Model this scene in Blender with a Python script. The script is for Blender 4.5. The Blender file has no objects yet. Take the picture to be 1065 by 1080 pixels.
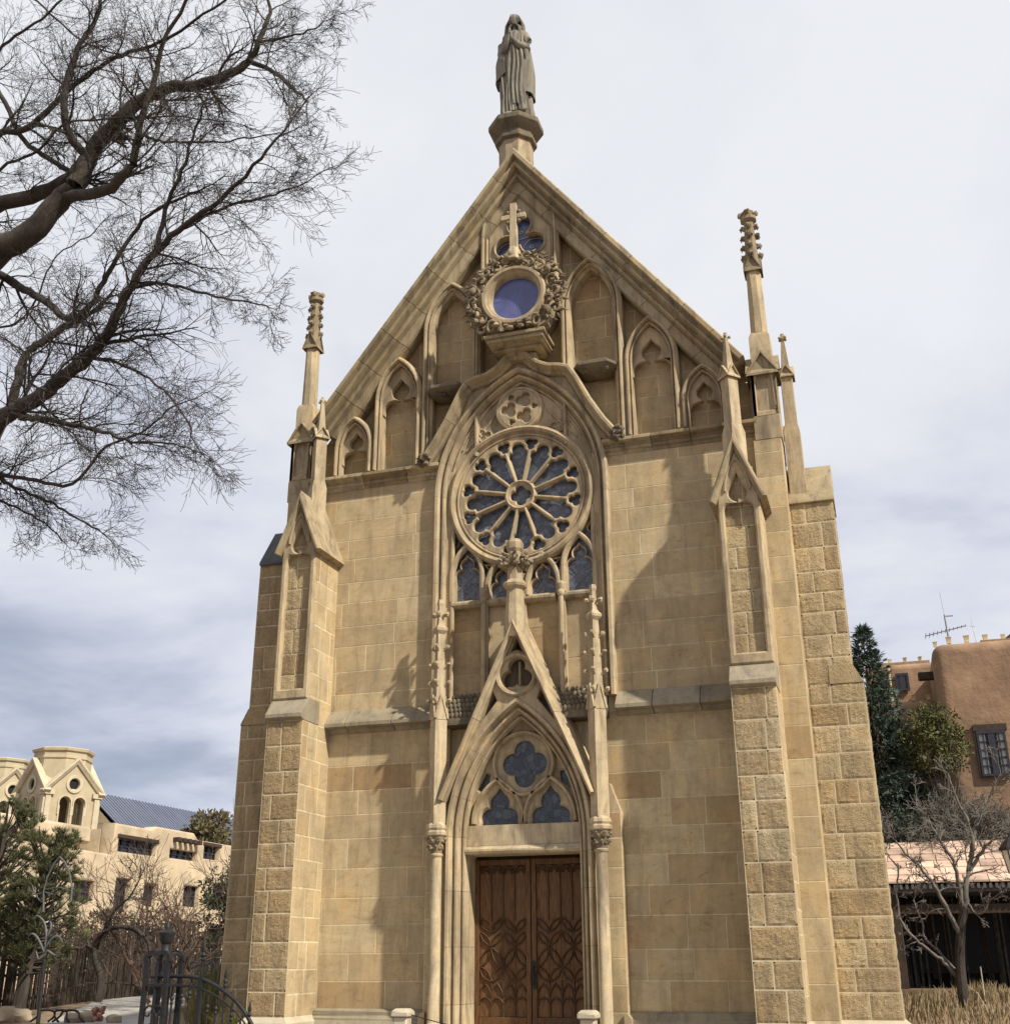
import bpy, bmesh, math, random
from mathutils import Vector, Matrix, noise
R = random.Random(11)
D = bpy.data
SC = bpy.context.scene
COL = SC.collection
rad = math.radians
PI = math.pi

# ------------------------------------------------------------------ camera
CX, CYAW, CPITCH, CROLL, CF = 6.1286, -0.312974, 0.374882, -0.00404, 1196.71
_F = Vector((math.sin(CYAW)*math.cos(CPITCH), math.cos(CYAW)*math.cos(CPITCH), math.sin(CPITCH)))
_R0 = Vector((math.cos(CYAW), -math.sin(CYAW), 0.0))
_U0 = _R0.cross(_F)
_R = _R0*math.cos(CROLL) + _U0*math.sin(CROLL)
_U = -_R0*math.sin(CROLL) + _U0*math.cos(CROLL)
cam_data = D.cameras.new('camera')
cam = D.objects.new('camera', cam_data)
COL.objects.link(cam)
M = Matrix((( _R.x, _U.x, -_F.x, CX), (_R.y, _U.y, -_F.y, -20.0), (_R.z, _U.z, -_F.z, 0.0), (0, 0, 0, 1)))
cam.matrix_world = M
cam_data.sensor_fit = 'HORIZONTAL'
cam_data.sensor_width = 36.0
cam_data.lens = 36.0*CF/1065.0
cam_data.clip_end = 3000.0
cam_data.clip_start = 0.05
SC.camera = cam

def at(px, py, Y):
    """world point on the plane y = Y seen at a photograph pixel (surveying helper)"""
    d = _F + _R*((px-532.5)/CF) - _U*((py-540.0)/CF)
    t = (Y+20.0)/d.y
    return Vector((CX + t*d.x, Y, t*d.z))

# ------------------------------------------------------------------ light
SUN = Vector((2.1, -1.0, 2.2)).normalized()       # direction towards the sun
SUN_EL = math.asin(SUN.z)
SUN_AZ = math.atan2(SUN.x, SUN.y)                  # from +Y towards +X
world = D.worlds.new('World')
SC.world = world
world.use_nodes = True
nt = world.node_tree
nt.nodes.clear()
def wn(t, **kw):
    n = nt.nodes.new(t)
    for k, v in kw.items():
        setattr(n, k, v)
    return n
def lk(a, b): nt.links.new(a, b)
out = wn('ShaderNodeOutputWorld')
sky = wn('ShaderNodeTexSky', sky_type='NISHITA', sun_disc=False, sun_elevation=SUN_EL, sun_rotation=SUN_AZ, altitude=2100.0)
skb = wn('ShaderNodeBackground'); skb.inputs['Strength'].default_value = 0.12
lk(sky.outputs['Color'], skb.inputs['Color'])
tc = wn('ShaderNodeTexCoord')
sep = wn('ShaderNodeSeparateXYZ'); lk(tc.outputs['Generated'], sep.inputs[0])
zb = wn('ShaderNodeMath', operation='ADD'); lk(sep.outputs['Z'], zb.inputs[0]); zb.inputs[1].default_value = 0.35
za = wn('ShaderNodeMath', operation='MAXIMUM'); lk(zb.outputs[0], za.inputs[0]); za.inputs[1].default_value = 0.2
dx = wn('ShaderNodeMath', operation='DIVIDE'); lk(sep.outputs['X'], dx.inputs[0]); lk(za.outputs[0], dx.inputs[1])
dy = wn('ShaderNodeMath', operation='DIVIDE'); lk(sep.outputs['Y'], dy.inputs[0]); lk(za.outputs[0], dy.inputs[1])
cmb = wn('ShaderNodeCombineXYZ'); lk(dx.outputs[0], cmb.inputs[0]); lk(dy.outputs[0], cmb.inputs[1])
n1 = wn('ShaderNodeTexNoise'); n1.inputs['Scale'].default_value = 1.7; n1.inputs['Detail'].default_value = 7.0
n1.inputs['Roughness'].default_value = 0.56; n1.inputs['Distortion'].default_value = 0.25
lk(cmb.outputs[0], n1.inputs['Vector'])
# thick cloud towards the horizon is seen edge-on: its shaded bases show there
el = wn('ShaderNodeMapRange'); el.inputs['From Min'].default_value = 0.02; el.inputs['From Max'].default_value = 0.50
el.inputs['To Min'].default_value = -0.10; el.inputs['To Max'].default_value = 0.21
lk(sep.outputs['Z'], el.inputs['Value'])
ad = wn('ShaderNodeMath', operation='ADD'); lk(n1.outputs['Fac'], ad.inputs[0]); lk(el.outputs[0], ad.inputs[1])
cr = wn('ShaderNodeValToRGB')
e = cr.color_ramp
e.elements[0].position = 0.30; e.elements[0].color = (0.27, 0.31, 0.42, 1)
e.elements[1].position = 0.76; e.elements[1].color = (0.86, 0.872, 0.91, 1)
a = e.elements.new(0.43); a.color = (0.42, 0.46, 0.57, 1)
a = e.elements.new(0.56); a.color = (0.70, 0.72, 0.81, 1)
a = e.elements.new(0.64); a.color = (0.80, 0.815, 0.855, 1)
lk(ad.outputs[0], cr.inputs['Fac'])
clb = wn('ShaderNodeBackground'); clb.inputs['Strength'].default_value = 0.77
lk(cr.outputs['Color'], clb.inputs['Color'])
mx = wn('ShaderNodeMixShader'); mx.inputs['Fac'].default_value = 0.94
lk(skb.outputs[0], mx.inputs[1]); lk(clb.outputs[0], mx.inputs[2]); lk(mx.outputs[0], out.inputs['Surface'])

sd = D.lights.new('sun', 'SUN')
sd.energy = 4.7; sd.angle = rad(1.5); sd.color = (1.0, 0.93, 0.79)
sun = D.objects.new('sun', sd); COL.objects.link(sun)
sun.rotation_euler = SUN.to_track_quat('Z', 'Y').to_euler()
SC.view_settings.view_transform = 'Standard'
SC.view_settings.look = 'None'
SC.view_settings.exposure = 0.42
SC.view_settings.gamma = 1.0
SC.render.engine = 'CYCLES'
SC.cycles.max_bounces = 6

# ------------------------------------------------------------------ materials
def new_mat(name):
    m = D.materials.new(name); m.use_nodes = True
    t = m.node_tree; t.nodes.clear()
    o = t.nodes.new('ShaderNodeOutputMaterial')
    b = t.nodes.new('ShaderNodeBsdfPrincipled')
    t.links.new(b.outputs[0], o.inputs['Surface'])
    return m, t, b
def tex_noise(t, vec, scale, detail=4.0, rough=0.55, dist=0.0):
    n = t.nodes.new('ShaderNodeTexNoise')
    n.inputs['Scale'].default_value = scale; n.inputs['Detail'].default_value = detail
    n.inputs['Roughness'].default_value = rough; n.inputs['Distortion'].default_value = dist
    if vec is not None: t.links.new(vec, n.inputs['Vector'])
    return n.outputs['Fac']
def ramp(t, fac, stops):
    r = t.nodes.new('ShaderNodeValToRGB'); el = r.color_ramp.elements
    el[0].position, el[0].color = stops[0][0], (*stops[0][1], 1)
    el[1].position, el[1].color = stops[-1][0], (*stops[-1][1], 1)
    for p, c in stops[1:-1]:
        q = el.new(p); q.color = (*c, 1)
    t.links.new(fac, r.inputs['Fac'])
    return r.outputs['Color']
def mixc(t, fac, a, b, mode='MIX'):
    m = t.nodes.new('ShaderNodeMix'); m.data_type = 'RGBA'; m.blend_type = mode
    if isinstance(fac, (int, float)): m.inputs['Factor'].default_value = fac
    else: t.links.new(fac, m.inputs['Factor'])
    for v, s in ((a, m.inputs[6]), (b, m.inputs[7])):
        if isinstance(v, tuple): s.default_value = (*v, 1)
        else: t.links.new(v, s)
    return m.outputs[2]
def maprange(t, v, a, b, c, d):
    m = t.nodes.new('ShaderNodeMapRange')
    for k, x in zip(('From Min', 'From Max', 'To Min', 'To Max'), (a, b, c, d)): m.inputs[k].default_value = x
    t.links.new(v, m.inputs['Value']); return m.outputs[0]
def objco(t, sc=None):
    c = t.nodes.new('ShaderNodeTexCoord').outputs['Object']
    if sc:
        m = t.nodes.new('ShaderNodeMapping'); m.inputs['Scale'].default_value = sc
        t.links.new(c, m.inputs['Vector']); return m.outputs[0]
    return c
def bump(t, b, h, strength, dist):
    n = t.nodes.new('ShaderNodeBump'); n.inputs['Strength'].default_value = strength
    n.inputs['Distance'].default_value = dist
    t.links.new(h, n.inputs['Height']); t.links.new(n.outputs[0], b.inputs['Normal'])

def stone(name, stops, stain=(0.10, 0.08, 0.06), stain_amt=0.5, bs=45.0, bstr=0.35, bd=0.01, vein=0.25, dark=(0.55, 0.80)):
    m, t, b = new_mat(name)
    oc = objco(t)
    at_ = t.nodes.new('ShaderNodeAttribute'); at_.attribute_name = 'tint'
    base = ramp(t, at_.outputs['Fac'], stops)
    # warm / cool drift inside each block
    big = tex_noise(t, oc, 1.6, 5.0, 0.6, 0.4)
    warm = ramp(t, big, [(0.30, (0.80, 0.78, 0.76)), (0.52, (1.0, 1.0, 1.0)), (0.72, (1.16, 1.06, 0.90))])
    c = mixc(t, 0.8, base, warm, 'MULTIPLY')
    # sedimentary veining
    off = t.nodes.new('ShaderNodeVectorMath'); off.operation = 'MULTIPLY_ADD'
    sc_ = t.nodes.new('ShaderNodeCombineXYZ')
    for k_, mul in ((0, 37.0), (2, 53.0)):
        mm = t.nodes.new('ShaderNodeMath'); mm.operation = 'MULTIPLY'; mm.inputs[1].default_value = mul
        t.links.new(at_.outputs['Fac'], mm.inputs[0]); t.links.new(mm.outputs[0], sc_.inputs[k_])
    t.links.new(oc, off.inputs[0]); off.inputs[1].default_value = (1.3, 1.3, 2.6); t.links.new(sc_.outputs[0], off.inputs[2])
    vn = tex_noise(t, off.outputs[0], 1.5, 7.0, 0.68, 1.8)
    vv = ramp(t, vn, [(0.30, (0.66, 0.57, 0.46)), (0.43, (0.95, 0.92, 0.88)), (0.55, (1, 1, 1)), (0.72, (1.16, 1.13, 1.08))])
    c = mixc(t, vein, c, vv, 'MULTIPLY')
    fine = tex_noise(t, oc, 60.0, 3.0, 0.6)
    fv = ramp(t, fine, [(0.3, (0.82, 0.82, 0.82)), (0.7, (1.12, 1.12, 1.12))])
    c = mixc(t, 0.7, c, fv, 'MULTIPLY')
    # grime: blotches and rain streaks
    st = tex_noise(t, objco(t, (1.6, 1.6, 0.35)), 2.6, 8.0, 0.68, 0.6)
    sf = maprange(t, st, dark[0], dark[1], 0.0, stain_amt)
    c = mixc(t, sf, c, stain)
    s2 = tex_noise(t, objco(t, (8.0, 8.0, 0.45)), 1.3, 6.0, 0.7, 0.3)
    s3 = maprange(t, s2, 0.54, 0.74, 0.0, stain_amt*0.55)
    c = mixc(t, s3, c, tuple(x*1.7 for x in stain))
    pt = tex_noise(t, oc, 17.0, 2.0, 0.5)
    c = mixc(t, maprange(t, pt, 0.69, 0.76, 0.0, 0.6), c, stain)
    t.links.new(c, b.inputs['Base Color'])
    b.inputs['Roughness'].default_value = 0.92
    b.inputs['Specular IOR Level'].default_value = 0.2
    h1 = tex_noise(t, oc, bs, 6.0, 0.65)
    bump(t, b, h1, bstr, bd)
    return m

STONE = stone('ashlar_sandstone', [(0.0, (0.322, 0.225, 0.123)), (0.22, (0.369, 0.274, 0.158)), (0.4, (0.425, 0.326, 0.193)), (0.55, (0.395, 0.316, 0.199)), (0.75, (0.451, 0.354, 0.213)), (1.0, (0.487, 0.396, 0.252))], vein=0.7, stain_amt=0.48, dark=(0.47, 0.78))
ROUGH = stone('rockfaced_sandstone', [(0.0, (0.298, 0.214, 0.120)), (0.25, (0.369, 0.274, 0.155)), (0.5, (0.410, 0.319, 0.193)), (0.75, (0.441, 0.343, 0.203)), (1.0, (0.477, 0.388, 0.245))], bs=42.0, bstr=1.0, bd=0.035, stain_amt=0.65, vein=0.5, dark=(0.46, 0.76))
TRIM = stone('trim_sandstone', [(0.0, (0.348, 0.265, 0.166)), (0.5, (0.423, 0.339, 0.221)), (1.0, (0.497, 0.416, 0.284))], bs=60, bstr=0.3, bd=0.006, stain_amt=0.85, vein=0.55, dark=(0.43, 0.74))
CARVE = stone('carved_brown_stone', [(0.0, (0.19, 0.15, 0.098)), (0.5, (0.27, 0.215, 0.14)), (1.0, (0.36, 0.295, 0.20))], stain=(0.06, 0.05, 0.042), stain_amt=0.85, bs=40, bstr=0.6, bd=0.012, dark=(0.45, 0.7))
COPE = stone('weathered_coping_stone', [(0.0, (0.249, 0.195, 0.120)), (0.5, (0.338, 0.272, 0.172)), (1.0, (0.428, 0.359, 0.239))], stain=(0.075, 0.062, 0.05), stain_amt=0.85, bs=40, bstr=0.5, bd=0.012, dark=(0.47, 0.72))
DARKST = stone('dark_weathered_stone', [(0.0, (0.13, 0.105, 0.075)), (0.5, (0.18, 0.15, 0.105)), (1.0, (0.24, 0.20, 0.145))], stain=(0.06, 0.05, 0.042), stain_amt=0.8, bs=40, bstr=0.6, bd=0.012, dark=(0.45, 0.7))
GREYST = stone('grey_slab_stone', [(0.0, (0.20, 0.168, 0.118)), (0.5, (0.27, 0.232, 0.165)), (1.0, (0.34, 0.295, 0.215))], stain=(0.10, 0.09, 0.078), stain_amt=0.8, bs=30, bstr=0.5, bd=0.012, dark=(0.48, 0.75))
STATUE = stone('statue_stone', [(0.0, (0.17, 0.155, 0.125)), (0.5, (0.215, 0.195, 0.158)), (1.0, (0.30, 0.275, 0.225))], stain=(0.06, 0.055, 0.052), stain_amt=0.9, bs=30, bstr=0.4, bd=0.01, dark=(0.45, 0.68))
MORTAR = stone('lime_mortar', [(0.0, (0.60, 0.52, 0.37)), (1.0, (0.63, 0.55, 0.40))], stain=(0.34, 0.265, 0.15), stain_amt=0.9, bs=80, bstr=0.3, bd=0.004, vein=0.0, dark=(0.38, 0.66))
PLINTH = stone('pale_plinth_stone', [(0.0, (0.40, 0.35, 0.26)), (1.0, (0.50, 0.44, 0.34))], bs=60, bstr=0.3, bd=0.006)

def simple(name, col, rough=0.6, var=0.25, sc=8.0, metal=0.0, bstr=0.0, bsc=30.0, bd=0.01, spec=0.3, stretch=None):
    m, t, b = new_mat(name)
    oc = objco(t, stretch)
    n = tex_noise(t, oc, sc, 5.0, 0.6)
    lo = tuple(x*(1-var) for x in col); hi = tuple(min(1, x*(1+var)) for x in col)
    c = ramp(t, n, [(0.3, lo), (0.7, hi)])
    a_ = t.nodes.new('ShaderNodeAttribute'); a_.attribute_name = 'tint'
    tv = ramp(t, a_.outputs['Fac'], [(0.0, (0.72, 0.72, 0.72)), (0.5, (1, 1, 1)), (1.0, (1.28, 1.28, 1.28))])
    c = mixc(t, 1.0, c, tv, 'MULTIPLY')
    t.links.new(c, b.inputs['Base Color'])
    b.inputs['Roughness'].default_value = rough; b.inputs['Metallic'].default_value = metal
    b.inputs['Specular IOR Level'].default_value = spec
    if bstr:
        bump(t, b, tex_noise(t, oc, bsc, 5.0, 0.6), bstr, bd)
    return m

def leaded(name, base, line, scale, gloss=0.25):
    """old leaded glass: small quarries, each a little different, slightly wavy"""
    m, t, b = new_mat(name)
    oc = objco(t)
    mp = t.nodes.new('ShaderNodeMapping'); mp.inputs['Rotation'].default_value = (0, rad(45), 0)
    t.links.new(oc, mp.inputs['Vector'])
    v = t.nodes.new('ShaderNodeTexVoronoi'); v.feature = 'F1'; v.inputs['Scale'].default_value = scale
    t.links.new(mp.outputs[0], v.inputs['Vector'])
    v2 = t.nodes.new('ShaderNodeTexVoronoi'); v2.feature = 'DISTANCE_TO_EDGE'; v2.inputs['Scale'].default_value = scale
    t.links.new(mp.outputs[0], v2.inputs['Vector'])
    n = tex_noise(t, oc, 3.0, 5.0, 0.6)
    sx = t.nodes.new('ShaderNodeSeparateColor'); t.links.new(v.outputs['Color'], sx.inputs[0])
    c0 = ramp(t, sx.outputs[0], [(0.0, tuple(x*0.62 for x in base)), (0.5, base), (1.0, tuple(min(1, x*1.45) for x in base))])
    c1 = mixc(t, 0.5, c0, ramp(t, n, [(0.3, (0.55, 0.6, 0.7)), (0.7, (1.25, 1.2, 1.15))]), 'MULTIPLY')
    lf = maprange(t, v2.outputs['Distance'], 0.02, 0.05, 1.0, 0.0)
    c = mixc(t, lf, c1, line)
    t.links.new(c, b.inputs['Base Color'])
    b.inputs['Roughness'].default_value = gloss
    b.inputs['Specular IOR Level'].default_value = 0.5
    bump(t, b, tex_noise(t, oc, 14.0, 3.0), 0.15, 0.01)
    return m
GLASS = leaded('leaded_glass', (0.118, 0.132, 0.165), (0.05, 0.055, 0.065), 9.0)
GLASSB = leaded('blue_leaded_glass', (0.085, 0.10, 0.21), (0.06, 0.07, 0.10), 8.0)
GLASSD = leaded('dim_leaded_glass', (0.06, 0.07, 0.085), (0.022, 0.022, 0.026), 8.0)
VOID = simple('dark_interior', (0.012, 0.012, 0.014), 0.9)
LEAD = simple('lead_came', (0.05, 0.055, 0.065), 0.6)
WOOD = simple('carved_door_wood', (0.108, 0.052, 0.020), 0.6, 0.6, 5.0, bstr=0.3, bsc=16.0, stretch=(9, 9, 0.8))
WOODD = simple('dark_door_rib_wood', (0.062, 0.031, 0.013), 0.55, 0.35, 6.0)
IRON = simple('black_wrought_iron', (0.022, 0.022, 0.024), 0.55, 0.3, 20.0, metal=0.3, bstr=0.2)
SLATE = simple('slate_roof', (0.07, 0.075, 0.085), 0.7, 0.3, 6.0)
LEADROOF = simple('lead_grey_offset', (0.085, 0.09, 0.098), 0.75, 0.25, 4.0, bstr=0.2)
# ------------------------------------------------------------------ mesh helpers
class MB:
    def __init__(s):
        s.v = []; s.f = []; s.t = []; s.m = []; s.tint = 0.5; s.mat = 0
    def face(s, idx):
        s.f.append(tuple(idx)); s.t.append(s.tint); s.m.append(s.mat)
    def add(s, verts, faces):
        o = len(s.v); s.v.extend([tuple(p) for p in verts])
        for f in faces: s.face([o+i for i in f])
    def rnd(s, lo=0.0, hi=1.0):
        s.tint = R.uniform(lo, hi); return s
    def box(s, x0, x1, y0, y1, z0, z1):
        s.add([(x0,y0,z0),(x1,y0,z0),(x1,y1,z0),(x0,y1,z0),(x0,y0,z1),(x1,y0,z1),(x1,y1,z1),(x0,y1,z1)],
              [(3,2,1,0),(4,5,6,7),(0,1,5,4),(1,2,6,5),(2,3,7,6),(3,0,4,7)])
    def loft(s, rings, caps=True, closed=False):
        n = len(rings[0]); o = len(s.v)
        for r in rings: s.v.extend([tuple(p) for p in r])
        k = len(rings)
        for i in range(k if closed else k-1):
            a = o+i*n; b = o+((i+1) % k)*n
            for j in range(n):
                j2 = (j+1) % n
                s.face((a+j, a+j2, b+j2, b+j))
        if caps and not closed:
            s.face(tuple(o+j for j in reversed(range(n))))
            s.face(tuple(o+(k-1)*n+j for j in range(n)))
    def extr_y(s, poly, y0, y1):
        s.loft([[(x, y0, z) for x, z in poly], [(x, y1, z) for x, z in poly]])
    def extr_x(s, poly, x0, x1):
        s.loft([[(x0, y, z) for y, z in poly], [(x1, y, z) for y, z in poly]])
    def lathe(s, cx, cy, prof, n=12, rot=0.0, sy=1.0):
        s.loft([[(cx+r*math.cos(rot+2*PI*j/n), cy+sy*r*math.sin(rot+2*PI*j/n), z) for j in range(n)] for r, z in prof])
    def tube(s, pts, rads, n=6, caps=True):
        rings = []; m = len(pts); up = Vector((0.13, 0.31, 0.94))
        for i in range(m):
            p = Vector(pts[i])
            d = Vector(pts[min(i+1, m-1)]) - Vector(pts[max(i-1, 0)])
            if d.length < 1e-9: d = Vector((0, 0, 1))
            d.normalize()
            a = d.cross(up)
            if a.length < 0.15: a = d.cross(Vector((1, 0.1, 0)))
            a.normalize(); b = d.cross(a)
            r = rads[i] if isinstance(rads, (list, tuple)) else rads
            rings.append([p + (a*math.cos(2*PI*j/n) + b*math.sin(2*PI*j/n))*r for j in range(n)])
        s.loft(rings, caps)
    def blob(s, c, rx, ry, rz, seed=0, nu=7, nv=5, rough=0.25):
        o = len(s.v); c = Vector(c)
        s.v.append(tuple(c+Vector((0, 0, rz))))
        for i in range(1, nv):
            th = PI*i/nv
            for j in range(nu):
                ph = 2*PI*j/nu
                d = Vector((math.sin(th)*math.cos(ph), math.sin(th)*math.sin(ph), math.cos(th)))
                k = 1+rough*noise.noise(d*1.7+Vector((seed*3.1, seed*1.7, 0.3)))*2
                s.v.append((c.x+d.x*rx*k, c.y+d.y*ry*k, c.z+d.z*rz*k))
        s.v.append(tuple(c-Vector((0, 0, rz))))
        for j in range(nu): s.face((o, o+1+j, o+1+(j+1) % nu))
        for i in range(nv-2):
            for j in range(nu):
                a = o+1+i*nu+j; b = o+1+i*nu+(j+1) % nu
                s.face((a, a+nu, b+nu, b))
        e = o+1+(nv-1)*nu
        for j in range(nu): s.face((e, e-nu+(j+1) % nu, e-nu+j))
    def sweep(s, path, prof, closed=False, seg=None, gap=0.008, step=None, lo=0.2, hi=0.8):
        """profile [(n, y)] carried along a path in the x-z plane; n points to the left of travel"""
        P = [Vector((x, 0, z)) for x, z in path]
        if step:
            Q = []
            for i in range(len(P)-(0 if closed else 1)):
                a = P[i]; b = P[(i+1) % len(P)]
                k = max(1, int((b-a).length/step))
                Q += [a.lerp(b, j/k) for j in range(k)]
            if not closed: Q.append(P[-1])
            P = Q
        m = len(P); nor = []
        for i in range(m):
            if closed: d0 = P[i]-P[i-1]; d1 = P[(i+1) % m]-P[i]
            else:
                d0 = P[i]-P[max(i-1, 0)]; d1 = P[min(i+1, m-1)]-P[i]
                if d0.length < 1e-9: d0 = d1
                if d1.length < 1e-9: d1 = d0
            d0 = d0.normalized(); d1 = d1.normalized()
            a = Vector((-d0.z, 0, d0.x)); b = Vector((-d1.z, 0, d1.x))
            n = (a+b); n.normalize()
            c = max(0.35, n.dot(a)); nor.append(n/c)
        ring = lambda i, q=None: [((q if q else P[i]) + nor[i]*n + Vector((0, y, 0))) for n, y in prof]
        if closed:
            s.loft([ring(i) for i in range(m)], closed=True); return
        if not seg:
            s.loft([ring(i) for i in range(m)]); return
        start = 0; acc = 0.0; i = 0; L = seg*R.uniform(0.6, 1.1)
        total = sum((P[k+1]-P[k]).length for k in range(m-1)); done = 0.0
        while i < m-1:
            l = (P[i+1]-P[i]).length; acc += l; done += l; i += 1
            if (acc >= L and total-done > seg*0.4) or i == m-1:
                rings = [ring(k) for k in range(start, i+1)]
                if i < m-1:
                    d = (P[i]-P[i-1]).normalized()*gap
                    rings[-1] = ring(i, P[i]-d)
                s.rnd(lo, hi); s.loft(rings)
                start = i; acc = 0.0; L = seg*R.uniform(0.75, 1.15)
    def build(s, name, mats, parent=None, smooth=35, bevel=0.0, recalc=True):
        me = D.meshes.new(name)
        me.from_pydata(s.v, [], s.f)
        if not isinstance(mats, (list, tuple)): mats = [mats]
        for m in mats: me.materials.append(m)
        me.polygons.foreach_set('material_index', s.m)
        at_ = me.attributes.new('tint', 'FLOAT', 'FACE'); at_.data.foreach_set('value', s.t)
        if recalc:
            bm = bmesh.new(); bm.from_mesh(me); bmesh.ops.recalc_face_normals(bm, faces=bm.faces); bm.to_mesh(me); bm.free()
        if smooth:
            me.polygons.foreach_set('use_smooth', [True]*len(me.polygons))
            me.set_sharp_from_angle(angle=rad(smooth))
        me.update()
        return link(name, me, parent, bevel)

def link(name, me, parent=None, bevel=0.0):
    o = D.objects.new(name, me); COL.objects.link(o)
    if parent is not None:
        o.parent = parent
        w = Vector((0, 0, 0)); q = parent
        while q is not None: w += q.location; q = q.parent
        o.location = -w
    if bevel:
        b = o.modifiers.new('edge_wear', 'BEVEL'); b.width = bevel; b.segments = 1; b.limit_method = 'ANGLE'; b.angle_limit = rad(40)
    return o
def thing(name, label, cat, loc=(0, 0, 0), group=None):
    o = D.objects.new(name, None); COL.objects.link(o); o.location = loc
    o['label'] = label; o['category'] = cat
    if group: o['group'] = group
    return o
def tag(o, label, cat, group=None, kind=None):
    o['label'] = label; o['category'] = cat
    if group: o['group'] = group
    if kind: o['kind'] = kind
    return o
def structure(o):
    o['kind'] = 'structure'; return o

def plate(name, outlines, yf, th, mat, parent=None, bev=0.012, smooth=35, seg=1):
    """flat stone plate in the x-z plane with pierced openings and chamfered arrises"""
    cu = D.curves.new(name+'_outline', 'CURVE'); cu.dimensions = '2D'; cu.fill_mode = 'BOTH'
    cu.extrude = max(0.001, th/2-bev); cu.bevel_depth = bev; cu.bevel_resolution = seg-1 if seg > 1 else 0; cu.offset = -bev
    for ol in outlines:
        sp = cu.splines.new('POLY'); sp.points.add(len(ol)-1)
        for p, (x, z) in zip(sp.points, ol): p.co = (x, z, 0, 1)
        sp.use_cyclic_u = True
    tmp = D.objects.new(name+'_outline', cu); COL.objects.link(tmp)
    dg = bpy.context.evaluated_depsgraph_get(); dg.update()
    me = D.meshes.new_from_object(tmp.evaluated_get(dg))
    D.objects.remove(tmp); D.curves.remove(cu)
    for v in me.vertices:
        x, y, z = v.co; v.co = (x, yf+th/2-z, y)
    me.name = name
    me.materials.clear(); me.materials.append(mat)
    a = me.attributes.new('tint', 'FLOAT', 'FACE'); a.data.foreach_set('value', [R.uniform(0.4, 0.6)]*len(me.polygons))
    if smooth:
        me.polygons.foreach_set('use_smooth', [True]*len(me.polygons)); me.set_sharp_from_angle(angle=rad(smooth))
    me.update()
    return link(name, me, parent)

# ---- outlines
def arch(cx, hw, zs, rise, n=14):
    """pointed (or round) arch from left springing over the apex to the right"""
    c = (rise*rise-hw*hw)/(2*hw); Rr = hw+c
    pts = []
    a1 = math.atan2(rise, c)           # angle at apex seen from the right-hand centre of the left arc
    for i in range(n+1):
        a = a1*i/n
        pts.append((cx+c-Rr*math.cos(a), zs+Rr*math.sin(a)))
    return pts + [(2*cx-x, z) for x, z in reversed(pts[:-1])]
def legged(cx, hw, zb, zs, rise, n=14):
    return [(cx-hw, zb)] + arch(cx, hw, zs, rise, n) + [(cx+hw, zb)]
def circle(cx, cz, r, n=48, a0=0.0):
    return [(cx+r*math.cos(a0+2*PI*i/n), cz+r*math.sin(a0+2*PI*i/n)) for i in range(n)]
def star(origin, shapes, n=120):
    """outline of a union of circles and convex polygons that is star-shaped about origin"""
    ox, oz = origin
    ang = [2*PI*i/n for i in range(n)]
    for sh in shapes:
        if sh[0] == 'p':
            ang += [math.atan2(z-oz, x-ox) % (2*PI) for x, z in sh[1]]
    ang = sorted(set(round(a, 6) for a in ang)); outp = []
    for a in ang:
        dx_, dz_ = math.cos(a), math.sin(a); best = 0.0
        for sh in shapes:
            if sh[0] == 'c':
                fx, fz = ox-sh[1], oz-sh[2]
                b = fx*dx_+fz*dz_; c = fx*fx+fz*fz-sh[3]**2
                q = b*b-c
                if q >= 0: best = max(best, -b+math.sqrt(q))
            else:
                P = sh[1]
                for i in range(len(P)):
                    x1, z1 = P[i]; x2, z2 = P[(i+1) % len(P)]
                    ex, ez = x2-x1, z2-z1
                    den = dx_*ez-dz_*ex
                    if abs(den) < 1e-9: continue
                    t_ = ((x1-ox)*ez-(z1-oz)*ex)/den
                    u_ = ((x1-ox)*dz_-(z1-oz)*dx_)/den
                    if t_ > 0 and -1e-6 <= u_ <= 1+1e-6: best = max(best, t_)
        outp.append((ox+dx_*best, oz+dz_*best))
    return outp
def trefoil_lancet(cx, hw, zb, zs, k=1.0):
    """opening with straight sides and a cusped trefoil head; zs = top of the sides"""
    r = hw*0.60
    return star((cx, zs+0.05*hw), [('p', [(cx-hw, zb), (cx+hw, zb), (cx+hw, zs), (cx-hw, zs)]),
        ('c', cx-hw+r, zs, r), ('c', cx+hw-r, zs, r), ('c', cx, zs+hw*1.02*k, hw*0.52),
        ('p', [(cx-hw*0.40, zs+hw*1.2*k), (cx, zs+hw*1.78*k), (cx+hw*0.40, zs+hw*1.2*k), (cx, zs)])], 96)
def foil(cx, cz, n, d, r, a0=PI/2, core=None, m=96):
    sh = [('c', cx+d*math.cos(a0+2*PI*i/n), cz+d*math.sin(a0+2*PI*i/n), r) for i in range(n)]
    if core: sh.append(('c', cx, cz, core))
    return star((cx, cz), sh, m)
def cusped(cx, zs, ihw, rise, zb):
    """arch head with an open foot: outer pointed arch, inner trefoil cusps"""
    outer = legged(cx, ihw+0.03, zb, zs, rise, 10)
    z0 = zs-0.02
    sh = [('c', cx-ihw*0.42, zs-0.20, ihw*0.52), ('c', cx+ihw*0.42, zs-0.20, ihw*0.52), ('c', cx, zs+ihw*0.50, ihw*0.50),
          ('p', [(cx-ihw*0.42, zs+ihw*0.72), (cx, zs+ihw*1.25), (cx+ihw*0.42, zs+ihw*0.72), (cx, zs-0.1)])]
    pts = star((cx, z0), sh, 120)
    up = [p for p in pts if p[1] > zs-0.21]
    up.sort(key=lambda p: (math.atan2(p[1]-z0, p[0]-cx)+PI/2) % (2*PI))
    return outer + [(cx+ihw*0.93, zb)] + up + [(cx-ihw*0.93, zb)]
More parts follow.
